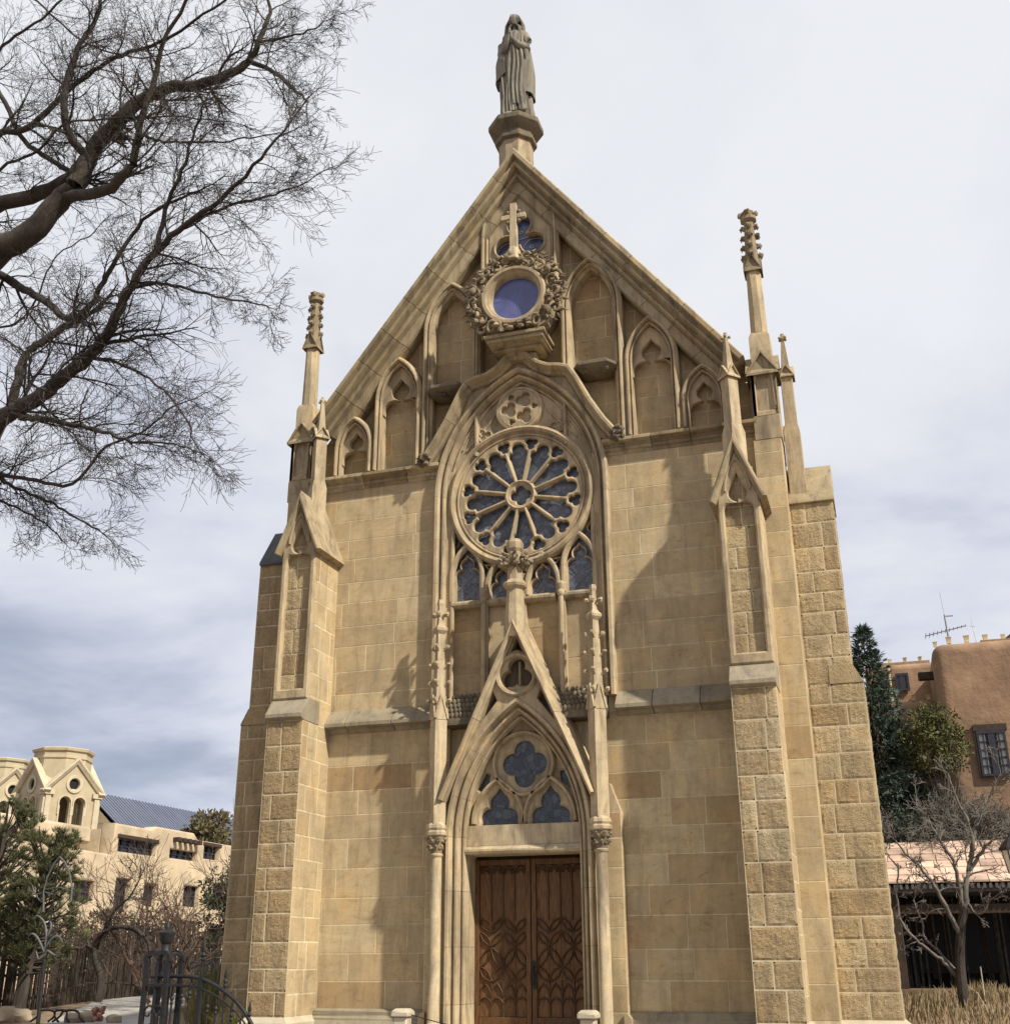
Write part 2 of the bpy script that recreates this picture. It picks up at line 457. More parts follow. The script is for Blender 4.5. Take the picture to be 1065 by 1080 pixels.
def mir(poly): return [(-x, z) for x, z in reversed(poly)]

def ashlar(mb, O, U, N, w, h, rows, bw, rough=0.0, joint=0.015, proud=0.003, cell=0.07, clip=None, lo=0.0, hi=1.0, seed=0):
    """coursed masonry laid on a vertical face: every block its own slightly proud, bevelled slab"""
    rg = random.Random(seed*77+5)
    O = Vector(O); U = Vector(U).normalized(); N = Vector(N).normalized(); V = Vector((0, 0, 1))
    z = 0.0; g = joint/2
    while z < h-0.02:
        rh = rg.uniform(*rows)
        if h-z-rh < rows[0]*0.6: rh = h-z
        u = 0.0; a = rg.uniform(0.5, 1.0)
        while u < w-0.01:
            b = rg.uniform(*bw)*a; a = 1.0
            if w-u-b < bw[0]*0.6: b = w-u
            u0, u1, z0, z1 = u+g, u+b-g, z+g, z+rh-g
            u += b
            if clip and not clip(O+U*(u0+u1)/2+V*(z0+z1)/2, (u0, u1, z0, z1)): continue
            t = rg.random()
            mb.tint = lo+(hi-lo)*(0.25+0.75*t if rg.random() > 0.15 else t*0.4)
            P = lambda uu, zz, d: tuple(O+U*uu+V*zz+N*d)
            if rough <= 0:
                e = 0.005; d = proud*rg.uniform(0.7, 1.3)
                o = len(mb.v)
                mb.v += [P(u0, z0, 0), P(u1, z0, 0), P(u1, z1, 0), P(u0, z1, 0), P(u0+e, z0+e, d), P(u1-e, z0+e, d), P(u1-e, z1-e, d), P(u0+e, z1-e, d)]
                for f in ((4,5,6,7),(0,1,5,4),(1,2,6,5),(2,3,7,6),(3,0,4,7)): mb.face([o+i for i in f])
            else:
                nu = max(2, int((u1-u0)/cell)); nz = max(2, int((z1-z0)/cell))
                o = len(mb.v); sd = Vector((rg.uniform(0, 90), rg.uniform(0, 90), rg.uniform(0, 90)))
                for j in range(nz+1):
                    for i in range(nu+1):
                        uu = u0+(u1-u0)*i/nu; zz = z0+(z1-z0)*j/nz
                        edge = min(uu-u0, u1-uu, zz-z0, z1-zz)
                        k = min(1.0, edge/0.025)
                        nz_ = noise.noise(sd+Vector((uu*6, zz*6, 0)))*0.5+noise.noise(sd+Vector((uu*24, zz*24, 3)))*0.8
                        mb.v.append(P(uu, zz, max(0.003 if k > 0 else 0.0, (max(k, 0.0)**0.6)*(proud+rough*(0.34+0.8*nz_)))))
                for j in range(nz):
                    for i in range(nu):
                        q = o+j*(nu+1)+i
                        mb.face((q, q+1, q+nu+2, q+nu+1))
        z += rh
# ------------------------------------------------------------------ the chapel
GZ = -1.65                                            # ground level at the chapel (camera height is 0)
chapel = thing('stone_chapel', 'golden sandstone gothic chapel with rose window, pinnacled buttresses and carved wooden door', 'chapel', (0, 0, GZ))
CAPEX, CSL = 16.85, 1.325                             # gable apex and slope

# nave body and roof behind the facade
b = MB()
for s in (-1, 1):
    b.box(s*4.35 if s > 0 else -4.75, 4.75 if s > 0 else -4.35, 0.62, 24, GZ, 9.3)
b.box(-4.35, 4.35, 23.5, 24, GZ, 9.3)
b.build('nave_wall', ROUGH, chapel)
for y in (5.2, 10.0, 14.8, 19.6):
    for s in (-1, 1):
        b = MB(); x0, x1 = sorted((s*4.75, s*5.86)); b.box(x0, x1, y, y+0.9, GZ, 6.6)
        x0, x1 = sorted((s*4.75, s*6.0)); b.box(x0, x1, y-0.04, y+0.94, GZ, 4.3)
        b.build('nave_buttress', ROUGH, chapel)
b = MB()
b.extr_y([(-5.0, 9.3), (5.0, 9.3), (5.0, 9.45), (0, 15.9), (-5.0, 9.45)], 0.62, 24.2)
b.build('roof', SLATE, chapel)

# facade walls: mortar core with block faces
XW = 4.63
def gable_x(z): return (CAPEX-0.25-z)/CSL
for s in (-1, 1):
    b = MB(); b.mat = 1; b.tint = 0.6
    x0, x1 = sorted((s*1.45, s*XW))
    b.box(x0, x1, 0.0, 0.5, GZ, 9.3)
    b.mat = 0
    x0 = 1.45 if s > 0 else -XW
    ashlar(b, (x0, 0, -0.85), (1, 0, 0), (0, -1, 0), XW-1.45, 4.15+0.85, (0.43, 0.54), (0.6, 1.6), seed=3+s)
    ashlar(b, (x0, 0, 4.40), (1, 0, 0), (0, -1, 0), XW-1.45, 4.82, (0.41, 0.52), (0.6, 1.7), seed=13+s, lo=0.3)
    b.build('facade_wall', [STONE, MORTAR], chapel, smooth=None)

b = MB(); b.mat = 1
b.extr_y([(-4.7, 9.2), (4.7, 9.2), (4.7, 10.3), (0, CAPEX-0.25), (-4.7, 10.3)], 0.34, 0.6)
b.mat = 0
ashlar(b, (-4.6, 0.34, 9.5), (1, 0, 0), (0, -1, 0), 9.2, 7.0, (0.42, 0.55), (0.5, 1.1), seed=31,
       clip=lambda p, q: abs(p.x)+0.1 < gable_x(p.z+0.25) , lo=0.0, hi=0.7, proud=0.006)
b.build('gable_wall', [STONE, MORTAR], chapel, smooth=None)

# plinth
for s in (-1, 1):
    b = MB()
    x0, x1 = sorted((s*1.75, s*3.95))
    b.extr_x([(0.1, GZ), (-0.22, GZ), (-0.22, -1.08), (-0.16, -1.0), (-0.16, -0.98), (-0.10, -0.93), (-0.10, -0.86), (-0.04, -0.82), (0.1, -0.82)], x0, x1)
    b.build('plinth', GREYST, chapel, bevel=0.01)

# string courses
for s in (-1, 1):
    b = MB(); x = 1.78
    while x < 3.97:
        x2 = min(3.98, x+R.uniform(0.6, 1.0))
        if 3.98-x2 < 0.3: x2 = 3.98
        x0, x1 = sorted((s*x, s*(x2-0.012)))
        b.rnd(); b.extr_x([(0.05, 4.52), (-0.02, 4.50), (-0.25, 4.22), (-0.25, 4.15), (-0.20, 4.135), (-0.10, 4.13), (-0.06, 4.08), (-0.025, 4.05), (0.05, 4.03)], x0, x1)
        x = x2
    b.build('sill_course', GREYST, chapel, bevel=0.006)
for s in (-1, 1):
    b = MB(); x = 1.72
    while x < 4.69:
        x2 = min(4.7, x+R.uniform(0.7, 1.1))
        if 4.7-x2 < 0.35: x2 = 4.7
        x0, x1 = sorted((s*x, s*(x2-0.010)))
        b.rnd(); b.extr_x([(0.33, 9.62), (0.02, 9.56), (-0.20, 9.47), (-0.20, 9.405), (-0.15, 9.385), (-0.075, 9.37), (-0.06, 9.33), (-0.09, 9.30), (-0.07, 9.26), (-0.025, 9.24), (-0.02, 9.18), (0.33, 9.18)], x0, x1)
        x = x2
    b.build('string_course', COPE, chapel, bevel=0.006)

# gable coping, laid stone by stone
cprof = [(0.0, 0.62), (0.0, -0.34), (-0.03, -0.38), (-0.11, -0.38), (-0.125, -0.33), (-0.14, -0.25), (-0.175, -0.24), (-0.20, -0.29), (-0.24, -0.29), (-0.262, -0.24), (-0.272, -0.12), (-0.30, -0.11), (-0.33, -0.15), (-0.37, -0.13),
         (-0.385, -0.06), (-0.40, -0.01), (-0.42, -0.03), (-0.60, -0.03), (-0.63, 0.02), (-0.63, 0.62)]
for s in (-1, 1):
    b = MB()
    top = (0.0, CAPEX); low = (s*4.60, CAPEX-4.60*CSL)
    path = [low, top] if s < 0 else [top, low]
    # mitre at the apex: extend by a guide point handled through the neighbouring slope
    full = [(-4.60, CAPEX-4.60*CSL), top, (4.60, CAPEX-4.60*CSL)]
    P = []
    k = 9
    for i in range(k+1):
        f = i/k; P.append((s*4.60*(1-f), CAPEX-4.60*(1-f)*CSL))
    if s > 0: P = P[::-1]
    ang = math.atan(CSL)
    n = Vector((-math.sin(ang), 0, math.cos(ang))) if s < 0 else Vector((math.sin(ang), 0, math.cos(ang)))
    d = Vector((math.cos(ang), 0, math.sin(ang))) if s < 0 else Vector((math.cos(ang), 0, -math.sin(ang)))
    for i in range(k):
        a = Vector((P[i][0], 0, P[i][1])); c = Vector((P[i+1][0], 0, P[i+1][1]))
        g = d*0.006
        def ring(p, at_apex, g):
            r = []
            for nn, y in cprof:
                q = p+n*nn
                if at_apex: q = q + d*((0-q.x)/d.x)     # cut on the centre line
                else: q = q+g
                r.append((q.x, y, q.z))
            return r
        b.rnd(0.1, 0.9)
        b.loft([ring(a, s > 0 and i == 0, g), ring(c, s < 0 and i == k-1, -g)])
    b.build('gable_coping', COPE, chapel, smooth=25)

# blind niches of the gable
nprof = lambda w: [(0.03, 0.33), (0.03, 0.02), (0.0, -0.03), (-0.025, -0.075), (-0.055, -0.075), (-0.07, -0.03), (-0.066, 0.04), (-0.085, 0.05), (-0.105, 0.0), (-0.125, 0.01), (-0.13, 0.07), (-w+0.005, 0.11), (-w, 0.16), (-w, 0.33)]
niches = [(3.74, 0.43, 10.18, 0.72, 0.115, 'small'), (2.74, 0.52, 11.22, 0.96, 0.12, 'mid'), (1.54, 0.63, 12.72, 1.12, 0.19, 'large')]
for cx, hw, zs, rise, w, kind in niches:
    for s in (-1, 1):
        b = MB()
        b.sweep(legged(s*cx, hw, 9.56, zs, rise, 10), nprof(w), seg=0.9, lo=0.35, hi=0.65)
        fr = b.build('niche_frame', TRIM, chapel, smooth=28)
        if kind != 'large':
            ihw = hw-w
            plate('cusped_head', [cusped(s*cx, zs, ihw, rise*(ihw+0.03)/hw, zs-0.32)], 0.12, 0.13, TRIM, fr, 0.014)
        else:
            # statue ledge: moulded shelf on a carved underside
            b = MB(); b.tint = 0.4
            xc = s*1.60; pl = [(-0.46, 0.30), (-0.46, -0.02), (-0.30, -0.26), (0.30, -0.26), (0.46, -0.02), (0.46, 0.30)]
            rg = lambda k, z: [(xc+x*k, (y-0.3)*k+0.3, z) for x, y in pl]
            b.loft([rg(0.55, 11.03), rg(0.80, 11.09), rg(0.95, 11.14), rg(0.97, 11.16), rg(1.0, 11.17), rg(1.0, 11.23), rg(0.93, 11.26)])
            for i in range(9):
                b.tint = R.uniform(0.2, 0.7)
                b.blob((xc+R.uniform(-.28, .28), R.uniform(-0.12, 0.1), 11.085+R.uniform(-.03, .02)), .06, .06, .04, i)
            b.build('statue_ledge', DARKST, chapel, smooth=30)

# apex niche with three-lobed light
b = MB(); b.sweep(legged(0, 0.86, 13.2, 14.85, 1.42, 12), nprof(0.16), seg=0.9, lo=0.35, hi=0.65)
apx = b.build('niche_frame', TRIM, chapel, smooth=28)
lobes = [(-0.30, 14.50), (0.30, 14.50), (0.0, 15.06)]
outl = legged(0, 0.72, 13.9, 14.85, 1.20, 12)
hole = star((0, 14.70), [('c', x, z, 0.265) for x, z in lobes] + [('c', 0, 14.70, 0.2)], 110)
plate('trefoil_tracery', [outl, hole], 0.06, 0.14, TRIM, apx, 0.025)
b = MB()
b.sweep(foil(0, 14.70, 3, 0.345, 0.285, PI/2, 0.2, 90)[::-1], [(0.02, 0.1), (0.02, 0.03), (-0.01, 0.01), (-0.03, 0.03), (-0.03, 0.1)], closed=True)
b.build('trefoil_moulding', TRIM, apx)
b = MB(); b.extr_y(legged(0, 0.7, 13.9, 14.85, 1.15, 10), 0.24, 0.27); b.build('trefoil_glass', GLASSB, apx)
b = MB()
for x, z in lobes:
    b.sweep(circle(x, z, 0.265, 28)[::-1], [(0.006, 0.24), (0.006, 0.222), (-0.008, 0.222), (-0.008, 0.24)], closed=True)
    b.sweep(circle(x*0.75, 14.72+(z-14.72)*0.75, 0.04, 12)[::-1], [(0.006, 0.24), (0.006, 0.222), (-0.008, 0.222), (-0.008, 0.24)], closed=True)
b.build('glass_tracing', simple('white_glass_paint', (0.45, 0.47, 0.5), 0.5), apx)
b = MB(); b.tint = 0.5
b.extr_x([(0.3, 13.98), (0.0, 13.93), (-0.06, 13.88), (-0.06, 13.80), (0.3, 13.76)], -0.72, 0.72); b.build('niche_sill', COPE, apx, bevel=0.01)

# pedestal at the apex
b = MB()
PY = 0.35; PX = -0.15
b.lathe(PX, PY, [(0.40, 16.0), (0.40, 17.380), (0.42, 17.400)], 8, PI/8); b.mat = 1; b.tint = 0.5
b.lathe(PX, PY, [(0.41, 17.390), (0.49, 17.440), (0.49, 17.530), (0.45, 17.570)], 8, PI/8)
b.lathe(PX, PY, [(0.44, 17.560), (0.44, 17.640), (0.56, 17.740), (0.645, 17.830), (0.645, 17.950), (0.60, 17.990), (0.36, 18.030), (0.30, 18.060)], 8, PI/8)
b.build('pedestal', [TRIM, DARKST], chapel, smooth=25, bevel=0.008)

# ------------------------------------------------------------------ great window
RC = (-0.02, 8.60); RR = 1.29
# surround
sprof = [(0.0, 0.2), (0.0, -0.15), (-0.03, -0.19), (-0.085, -0.19), (-0.105, -0.14), (-0.11, -0.06), (-0.14, -0.05), (-0.165, -0.12), (-0.20, -0.12), (-0.225, -0.06), (-0.235, 0.03), (-0.26, 0.03), (-0.28, -0.01), (-0.305, 0.0), (-0.32, 0.06), (-0.32, 0.3)]
b = MB()
AR = arch(0, 1.80, 8.72, 2.70, 18)
b.sweep([(-1.80, 4.42)]+AR+[(1.80, 4.42)], sprof, step=0.3, seg=0.75, lo=0.35, hi=0.7, gap=0.005)
gw = b.build('great_window_surround', TRIM, chapel, smooth=28)
# rose ring
b = MB()
rprof = [(0.225, 0.2), (0.225, -0.02), (0.20, -0.07), (0.15, -0.10), (0.10, -0.07), (0.085, -0.02), (0.055, 0.0), (0.035, -0.03), (0.005, -0.02), (-0.01, 0.05), (-0.01, 0.2)]
b.sweep(circle(*RC, RR, 96)[::-1], rprof, closed=True)
b.build('rose_ring', TRIM, gw, smooth=28)
# tracery field behind ring: arch interior pierced for rose, lancets and small lights
fld = legged(0, 1.52, 6.42, 8.72, 2.33, 16)
lan = [(-1.14, 0.245, 6.52, 7.02), (1.14, 0.245, 6.52, 7.02), (-0.41, 0.245, 6.52, 6.68), (0.41, 0.245, 6.52, 6.68)]
holes = [circle(*RC, RR+0.02, 72)]
for cx, hw, zb, zs in lan: holes.append(trefoil_lancet(cx, hw, zb, zs, 0.95))
for s in (-1, 1):
    holes.append([(s*1.48, 7.62), (s*1.48, 8.02), (s*1.32, 7.76), (s*1.36, 7.68)][::s])
    holes.append([(s*0.75, 7.20), (s*0.68, 7.12), (s*0.60, 7.13), (s*0.62, 7.19)][::s])
plate('window_tracery_wall', [fld]+holes, 0.03, 0.15, TRIM, gw, 0.02)
for cx, hw, zb, zs in lan:
    b = MB(); b.sweep([(cx-0.345, 6.50)]+arch(cx, 0.345, zs, 0.66, 10)+[(cx+0.345, 6.50)], [(0.02, 0.06), (0.02, -0.02), (-0.01, -0.05), (-0.05, -0.045), (-0.075, 0.0), (-0.085, 0.06)], lo=.4, hi=.6, seg=.7, gap=.003)
    b.build('lancet_moulding', TRIM, gw, smooth=28)
b = MB(); b.extr_y(legged(0, 1.5, 6.45, 8.72, 2.2, 12), 0.15, 0.18); b.build('window_glass', GLASS, gw)
LEADP = simple('pale_lead', (0.16, 0.165, 0.17), 0.6)
for cx, hw, zb, zs in lan:                           # lead lozenges in the lancets
    b = MB()
    for sg in (-1, 1):
        for k in range(-3, 6):
            x0, z0 = cx-0.24, zb+k*0.24; x1, z1 = cx+0.24, z0+sg*0.42
            if sg < 0: z0 += 0.42; z1 += 0.42
            if z1 > zs+0.42 or z0 > zs+0.42 or min(z0, z1) < zb-0.15: continue
            b.tube([(x0, 0.145, z0), (x1, 0.145, z1)], 0.010, 4)
    b.build('lead_came', LEADP, gw)
# rose tracery
def petal(a):
    u = Vector((math.cos(a), math.sin(a))); v = Vector((-u.y, u.x))
    P = lambda r, t: (RC[0]+u.x*r+v.x*t, RC[1]+u.y*r+v.y*t)
    def C(r, t, rr): q = P(r, t); return ('c', q[0], q[1], rr)
    sh = [('p', [P(0.335, -0.052), P(0.335, 0.052), P(0.86, 0.182), P(0.86, -0.182)]),
          C(0.87, 0.105, 0.098), C(0.87, -0.105, 0.098), C(1.02, 0.0, 0.135)]
    return star(P(0.80, 0), sh, 90)
def rimfoil(a):
    u = Vector((math.cos(a), math.sin(a))); q = (RC[0]+u.x*1.135, RC[1]+u.y*1.135)
    return foil(q[0], q[1], 3, 0.064, 0.074, a+PI, 0.03, 54)
A0 = PI/2+rad(3)
holes = [petal(A0+i*PI/6) for i in range(12)] + [rimfoil(A0+(i+0.5)*PI/6) for i in range(12)]
holes.append(foil(*RC, 4, 0.115, 0.105, PI/2+rad(3), 0.1))
plate('rose_tracery', [circle(*RC, RR+0.01, 96)]+holes, 0.0, 0.11, TRIM, gw, 0.024)
b = MB()
for i in range(12):                                  # rounded ribs standing on the tracery
    a = A0+(i+0.5)*PI/6; u = Vector((math.cos(a), 0, math.sin(a))); c0 = Vector((RC[0], 0, RC[1]))
    b.tint = 0.6; b.tube([c0+u*0.30+Vector((0, -0.008, 0)), c0+u*0.98+Vector((0, -0.008, 0))], [0.026, 0.030], 8)
b.sweep(circle(*RC, 0.29, 40)[::-1], [(0.03, 0.03), (0.03, -0.01), (0.0, -0.04), (-0.03, -0.01), (-0.03, 0.03)], closed=True)
b.build('rose_rib', TRIM, gw)
# roundel over the rose
rc2 = (-0.02, 10.50)
b = MB()
b.sweep(circle(*rc2, 0.46, 48)[::-1], [(0.06, 0.1), (0.06, 0.0), (0.03, -0.05), (-0.02, -0.06), (-0.05, -0.01), (-0.06, 0.1)], closed=True)
b.build('roundel_ring', TRIM, gw)
fo = []
for i in range(3):
    a = PI/2+rad(-28)+i*2*PI/3
    fo.append(foil(rc2[0]+0.215*math.cos(a), rc2[1]+0.215*math.sin(a), 3, 0.085, 0.088, a, 0.05, 60))
    a += PI/3
    fo.append(foil(rc2[0]+0.33*math.cos(a), rc2[1]+0.33*math.sin(a), 3, 0.032, 0.034, a, 0.02, 40))
plate('roundel_tracery', [circle(*rc2, 0.44, 48)]+fo, -0.06, 0.10, TRIM, gw, 0.02)
for s in (-1, 1):                                    # blind ribs of the spandrels
    b = MB()
    for k, (r0, a0_, a1_) in enumerate(((0.62, -150, -62), (0.72, -140, -68))):
        pts = [(s*(0.08+r0*math.cos(rad(a)))*1.0+s*0.35, 10.62+r0*math.sin(rad(a))) for a in range(a0_+90, a1_+95, 8)]
        b.tube([(x, 0.02, z) for x, z in pts], 0.02, 6)
    c = (s*0.78, 10.02)
    b.sweep(foil(c[0], c[1], 3, 0.08, 0.07, rad(90-s*35), 0.04, 40)[::-1], [(0.016, 0.05), (0.016, 0.0), (0.0, -0.02), (-0.016, 0.0), (-0.016, 0.05)], closed=True)
    b.tube([(s*0.55, 0.02, 10.45), (s*0.72, 0.02, 10.22), (s*1.0, 0.02, 9.92), (s*1.18, 0.02, 9.72)], 0.022, 6)
    b.tube([(s*0.60, 0.02, 10.75), (s*0.85, 0.02, 10.42), (s*1.06, 0.02, 10.10), (s*1.26, 0.02, 9.75)], 0.022, 6)
    b.tube([(s*0.92, 0.02, 9.86), (s*1.0, 0.02, 10.05), (s*0.98, 0.02, 10.2)], 0.018, 6)
    b.build('spandrel_rib', TRIM, gw)
# blind panels under the lancets
b = MB(); b.mat = 1; b.box(-1.5, 1.5, 0.12, 0.5, 2.2, 6.46); b.mat = 0
for i in range(4):
    ashlar(b, (-1.5+i*0.75, 0.12, 4.0), (1, 0, 0), (0, -1, 0), 0.75, 2.46, (0.8, 1.3), (0.75, 0.75), seed=60+i, joint=0.008, proud=0.006)
b.build('blind_panel', [STONE, MORTAR], gw, smooth=None)
for x in (-0.775, 0.0, 0.775):
    b = MB(); b.rnd(.4, .6); b.extr_y([(x-0.075, 4.2), (x+0.075, 4.2), (x+0.075, 6.95), (x-0.075, 6.95)], 0.0, 0.12)
    b.tube([(x, -0.03, 4.2), (x, -0.03, 6.42)], 0.05, 10); b.lathe(x, -0.03, [(0.05, 6.40), (0.075, 6.44), (0.075, 6.50), (0.055, 6.53), (0.08, 6.60), (0.085, 6.66), (0.05, 6.70)], 10)
    b.build('mullion', TRIM, gw, bevel=0.008)
for s in (-1, 1):
    b = MB(); b.tube([(s*1.44, 0.0, 4.3), (s*1.44, 0.0, 8.2)], 0.045, 8)
    b.build('jamb_shaft', TRIM, gw)
for x in (-1.14, -0.41, 0.36, 1.10):
    b = MB(); b.rnd(.3, .7); b.extr_x([(0.14, 6.53), (0.02, 6.50), (-0.05, 6.46), (-0.05, 6.41), (0.0, 6.36), (0.14, 6.34)], x-0.31, x+0.31)
    b.build('lancet_sill', COPE, gw, bevel=0.006)

# ogee label over the great arch
hl = [(0.0, 11.70), (0.20, 11.60), (0.42, 11.36), (0.66, 11.24), (0.90, 11.20), (1.10, 11.13), (1.25, 10.86), (1.50, 10.34), (1.78, 9.86), (2.03, 9.52)]
lab = mir(hl)[:-1]+hl
inner = arch(0, 1.78, 8.72, 2.68, 16)
pol = lab + [(1.82, 9.5)] + [p for p in reversed(inner) if p[1] > 9.5] + [(-1.82, 9.5)]
plate('label_wall', [pol], -0.10, 0.4, TRIM, chapel, 0.01)
b = MB()
b.sweep(lab, [(0.07, 0.3), (0.07, -0.30), (0.03, -0.36), (-0.02, -0.36), (-0.06, -0.30), (-0.09, -0.22), (-0.13, -0.20), (-0.15, -0.14), (-0.16, 0.3)], seg=0.9, lo=0.3, hi=0.8)
lb = b.build('label_moulding', COPE, chapel, smooth=28)
for s in (-1, 1):
    b = MB()
    for i in range(16):
        b.tint = R.uniform(0.1, 0.7)
        b.blob((s*2.03+R.uniform(-.12, .12), -0.24+R.uniform(-.10, .10), 9.52+R.uniform(-.10, .12)), .065, .065, .06, i, rough=.4)
    b.build('leaf_corbel', DARKST, lb, smooth=50)

# ------------------------------------------------------------------ ornate roundel with cross
OC = Vector((0.09, -0.62, 12.78))
b = MB()
def ringy(r, prof): b.sweep(circle(OC.x, OC.z, r, 64)[::-1], [(n, y+OC.y) for n, y in prof], closed=True)
ringy(0.50, [(0.21, 0.2), (0.21, -0.08), (0.17, -0.15), (0.11, -0.15), (0.08, -0.09), (0.05, -0.08), (0.02, -0.04), (0.0, 0.06), (0.0, 0.2)])
orn = b.build('ornate_roundel', TRIM, chapel, smooth=28)
b = MB(); b.extr_y(circle(OC.x, OC.z, 0.52, 48), OC.y+0.08, OC.y+0.11)
b.build('blue_disc', simple('violet_blue_glass', (0.085, 0.10, 0.26), 0.25, 0.12, 3.0, spec=0.5), orn)
b = MB()
for i in range(36):
    a = 2*PI*i/36; r0 = 0.20 if i % 2 else 0.14
    b.tube([(OC.x+r0*math.cos(a), OC.y+0.078, OC.z+r0*math.sin(a)), (OC.x+(0.34 if i % 3 else 0.46)*math.cos(a), OC.y+0.078, OC.z+(0.34 if i % 3 else 0.46)*math.sin(a))], 0.004, 4)
b.build('gilt_rays', simple('faded_gilt', (0.20, 0.17, 0.24), 0.6), orn)
b = MB()                                             # wreath of scrolls, leaves and little figures
wr = random.Random(5)
for lay in range(2):
    for i in range(17):
        a = rad(-52) + rad(284)*(i+.5*lay)/17
        base = Vector((math.cos(a), 0, math.sin(a))); tang = Vector((-base.z, 0, base.x))
        c = OC + base*((0.83, 0.95)[lay]+wr.uniform(-.03, .05)) + Vector((0, (-.06, .02)[lay], 0))
        sg = 1 if (i+lay) % 2 else -1; q0 = (.135, .12)[lay]*wr.uniform(.85, 1.2); ph = wr.uniform(0, 6); pts = []
        for k in range(15):
            th = ph+k*0.5; q = q0*(1.15-k/14)
            pts.append(c + base*(q*math.cos(th)) + tang*(sg*q*math.sin(th)*1.1) + Vector((0, -0.10*(k/14), 0)))
        b.tint = wr.uniform(0.1, 0.9); b.tube(pts, [.016+.026*math.sin(PI*min(1, .12+k/16)) for k in range(15)], 6)
        for k in range(3):                                # leaf tips flicking outwards
            d = (base*wr.uniform(-.2, 1)+tang*wr.uniform(-1, 1)).normalized(); p0 = c+d*q0*.8
            b.tint = wr.uniform(0, .9)
            b.tube([p0, p0+d*.06+Vector((0, -.05, 0)), p0+d*.12+base*.03+Vector((0, -.02, 0))], [.034, .030, .006], 5)
        if i % 4 == 1 and lay == 0: b.blob(c+base*.05+Vector((0, -.1, 0)), .075, .07, .085, i, rough=.3)
b.build('carved_wreath', CARVE, orn, smooth=60)
b = MB(); b.tint = .5
xb = OC.x
for w, y0, z0, z1 in ((0.34, -0.30, 11.50, 11.62), (0.50, -0.46, 11.64, 11.71), (0.60, -0.68, 11.75, 11.84), (0.65, -0.73, 11.84, 11.92)):
    b.box(xb-w, xb+w, y0, 0.1, z0, z1)
b.extr_x([(0.1, 11.71), (-0.50, 11.71), (-0.66, 11.75), (0.1, 11.75)], xb-0.57, xb+0.57)
b.build('roundel_base', COPE, orn, bevel=0.012)
b = MB()
b.loft([[(xb-0.40, -0.4, 11.92), (xb+0.40, -0.4, 11.92), (xb+0.40, 0.3, 11.92), (xb-0.40, 0.3, 11.92)], [(xb-0.3, -0.4, 12.3), (xb+0.3, -0.4, 12.3), (xb+0.3, 0.3, 12.3), (xb-0.3, 0.3, 12.3)]])
b.extr_y(circle(OC.x, OC.z, 0.71, 40), OC.y+0.13, 0.3)
b.build('roundel_back', COPE, orn)
b = MB()                                             # scroll consoles at its foot
for s in (-1, 1):
    pts = []
    for k in range(20):
        th = k*0.42; q = 0.15*(1-k/24)
        pts.append(Vector((xb+s*(0.47-q*math.cos(th)*0.9), -0.74, 12.08+q*math.sin(th)*1.2)))
    b.tint = .6; b.tube(pts, [0.045-0.0016*k for k in range(20)], 7)
for i in range(14):
    b.tint = wr.uniform(.1, .8); b.blob((xb+wr.uniform(-.36, .36), -0.76+wr.uniform(-.04, .04), 12.02+wr.uniform(-.06, .10)), .075, .06, .05, i+90, rough=.4)
b.build('foot_scroll', CARVE, orn, smooth=60)
b = MB(); b.tint = .8
cy = -0.66
b.extr_y([(xb-0.085, 13.85), (xb+0.085, 13.85), (xb+0.07, 15.08), (xb-0.07, 15.08)], cy-0.06, cy+0.06)
b.box(xb-0.27, xb-0.078, cy-0.055, cy+0.055, 14.68, 14.80); b.box(xb+0.078, xb+0.27, cy-0.055, cy+0.055, 14.68, 14.80)
b.lathe(xb, cy, [(0.20, 13.62), (0.16, 13.8), (0.15, 13.86), (0.11, 13.95)], 8, PI/8)
b.build('cross', TRIM, orn, bevel=0.012)
b = MB(); b.sweep(circle(xb, 14.74, 0.16, 24)[::-1], [(0.02, cy+0.03), (0.02, cy-0.03), (-0.02, cy-0.03), (-0.02, cy+0.03)], closed=True)
for i in range(4):
    a = PI/4+i*PI/2; b.tint = .4; b.blob((xb+.17*math.cos(a), cy-.02, 14.74+.17*math.sin(a)), .05, .04, .05, i)
b.build('cross_ring', CARVE, orn, smooth=60)
b = MB(); b.blob((xb-0.02, cy-0.1, 13.72), .085, .08, .10, 3); b.blob((xb-0.16, cy-0.06, 13.62), .13, .06, .08, 4); b.blob((xb+0.14, cy-0.06, 13.62), .13, .06, .08, 5)
b.build('winged_head', CARVE, orn, smooth=60)

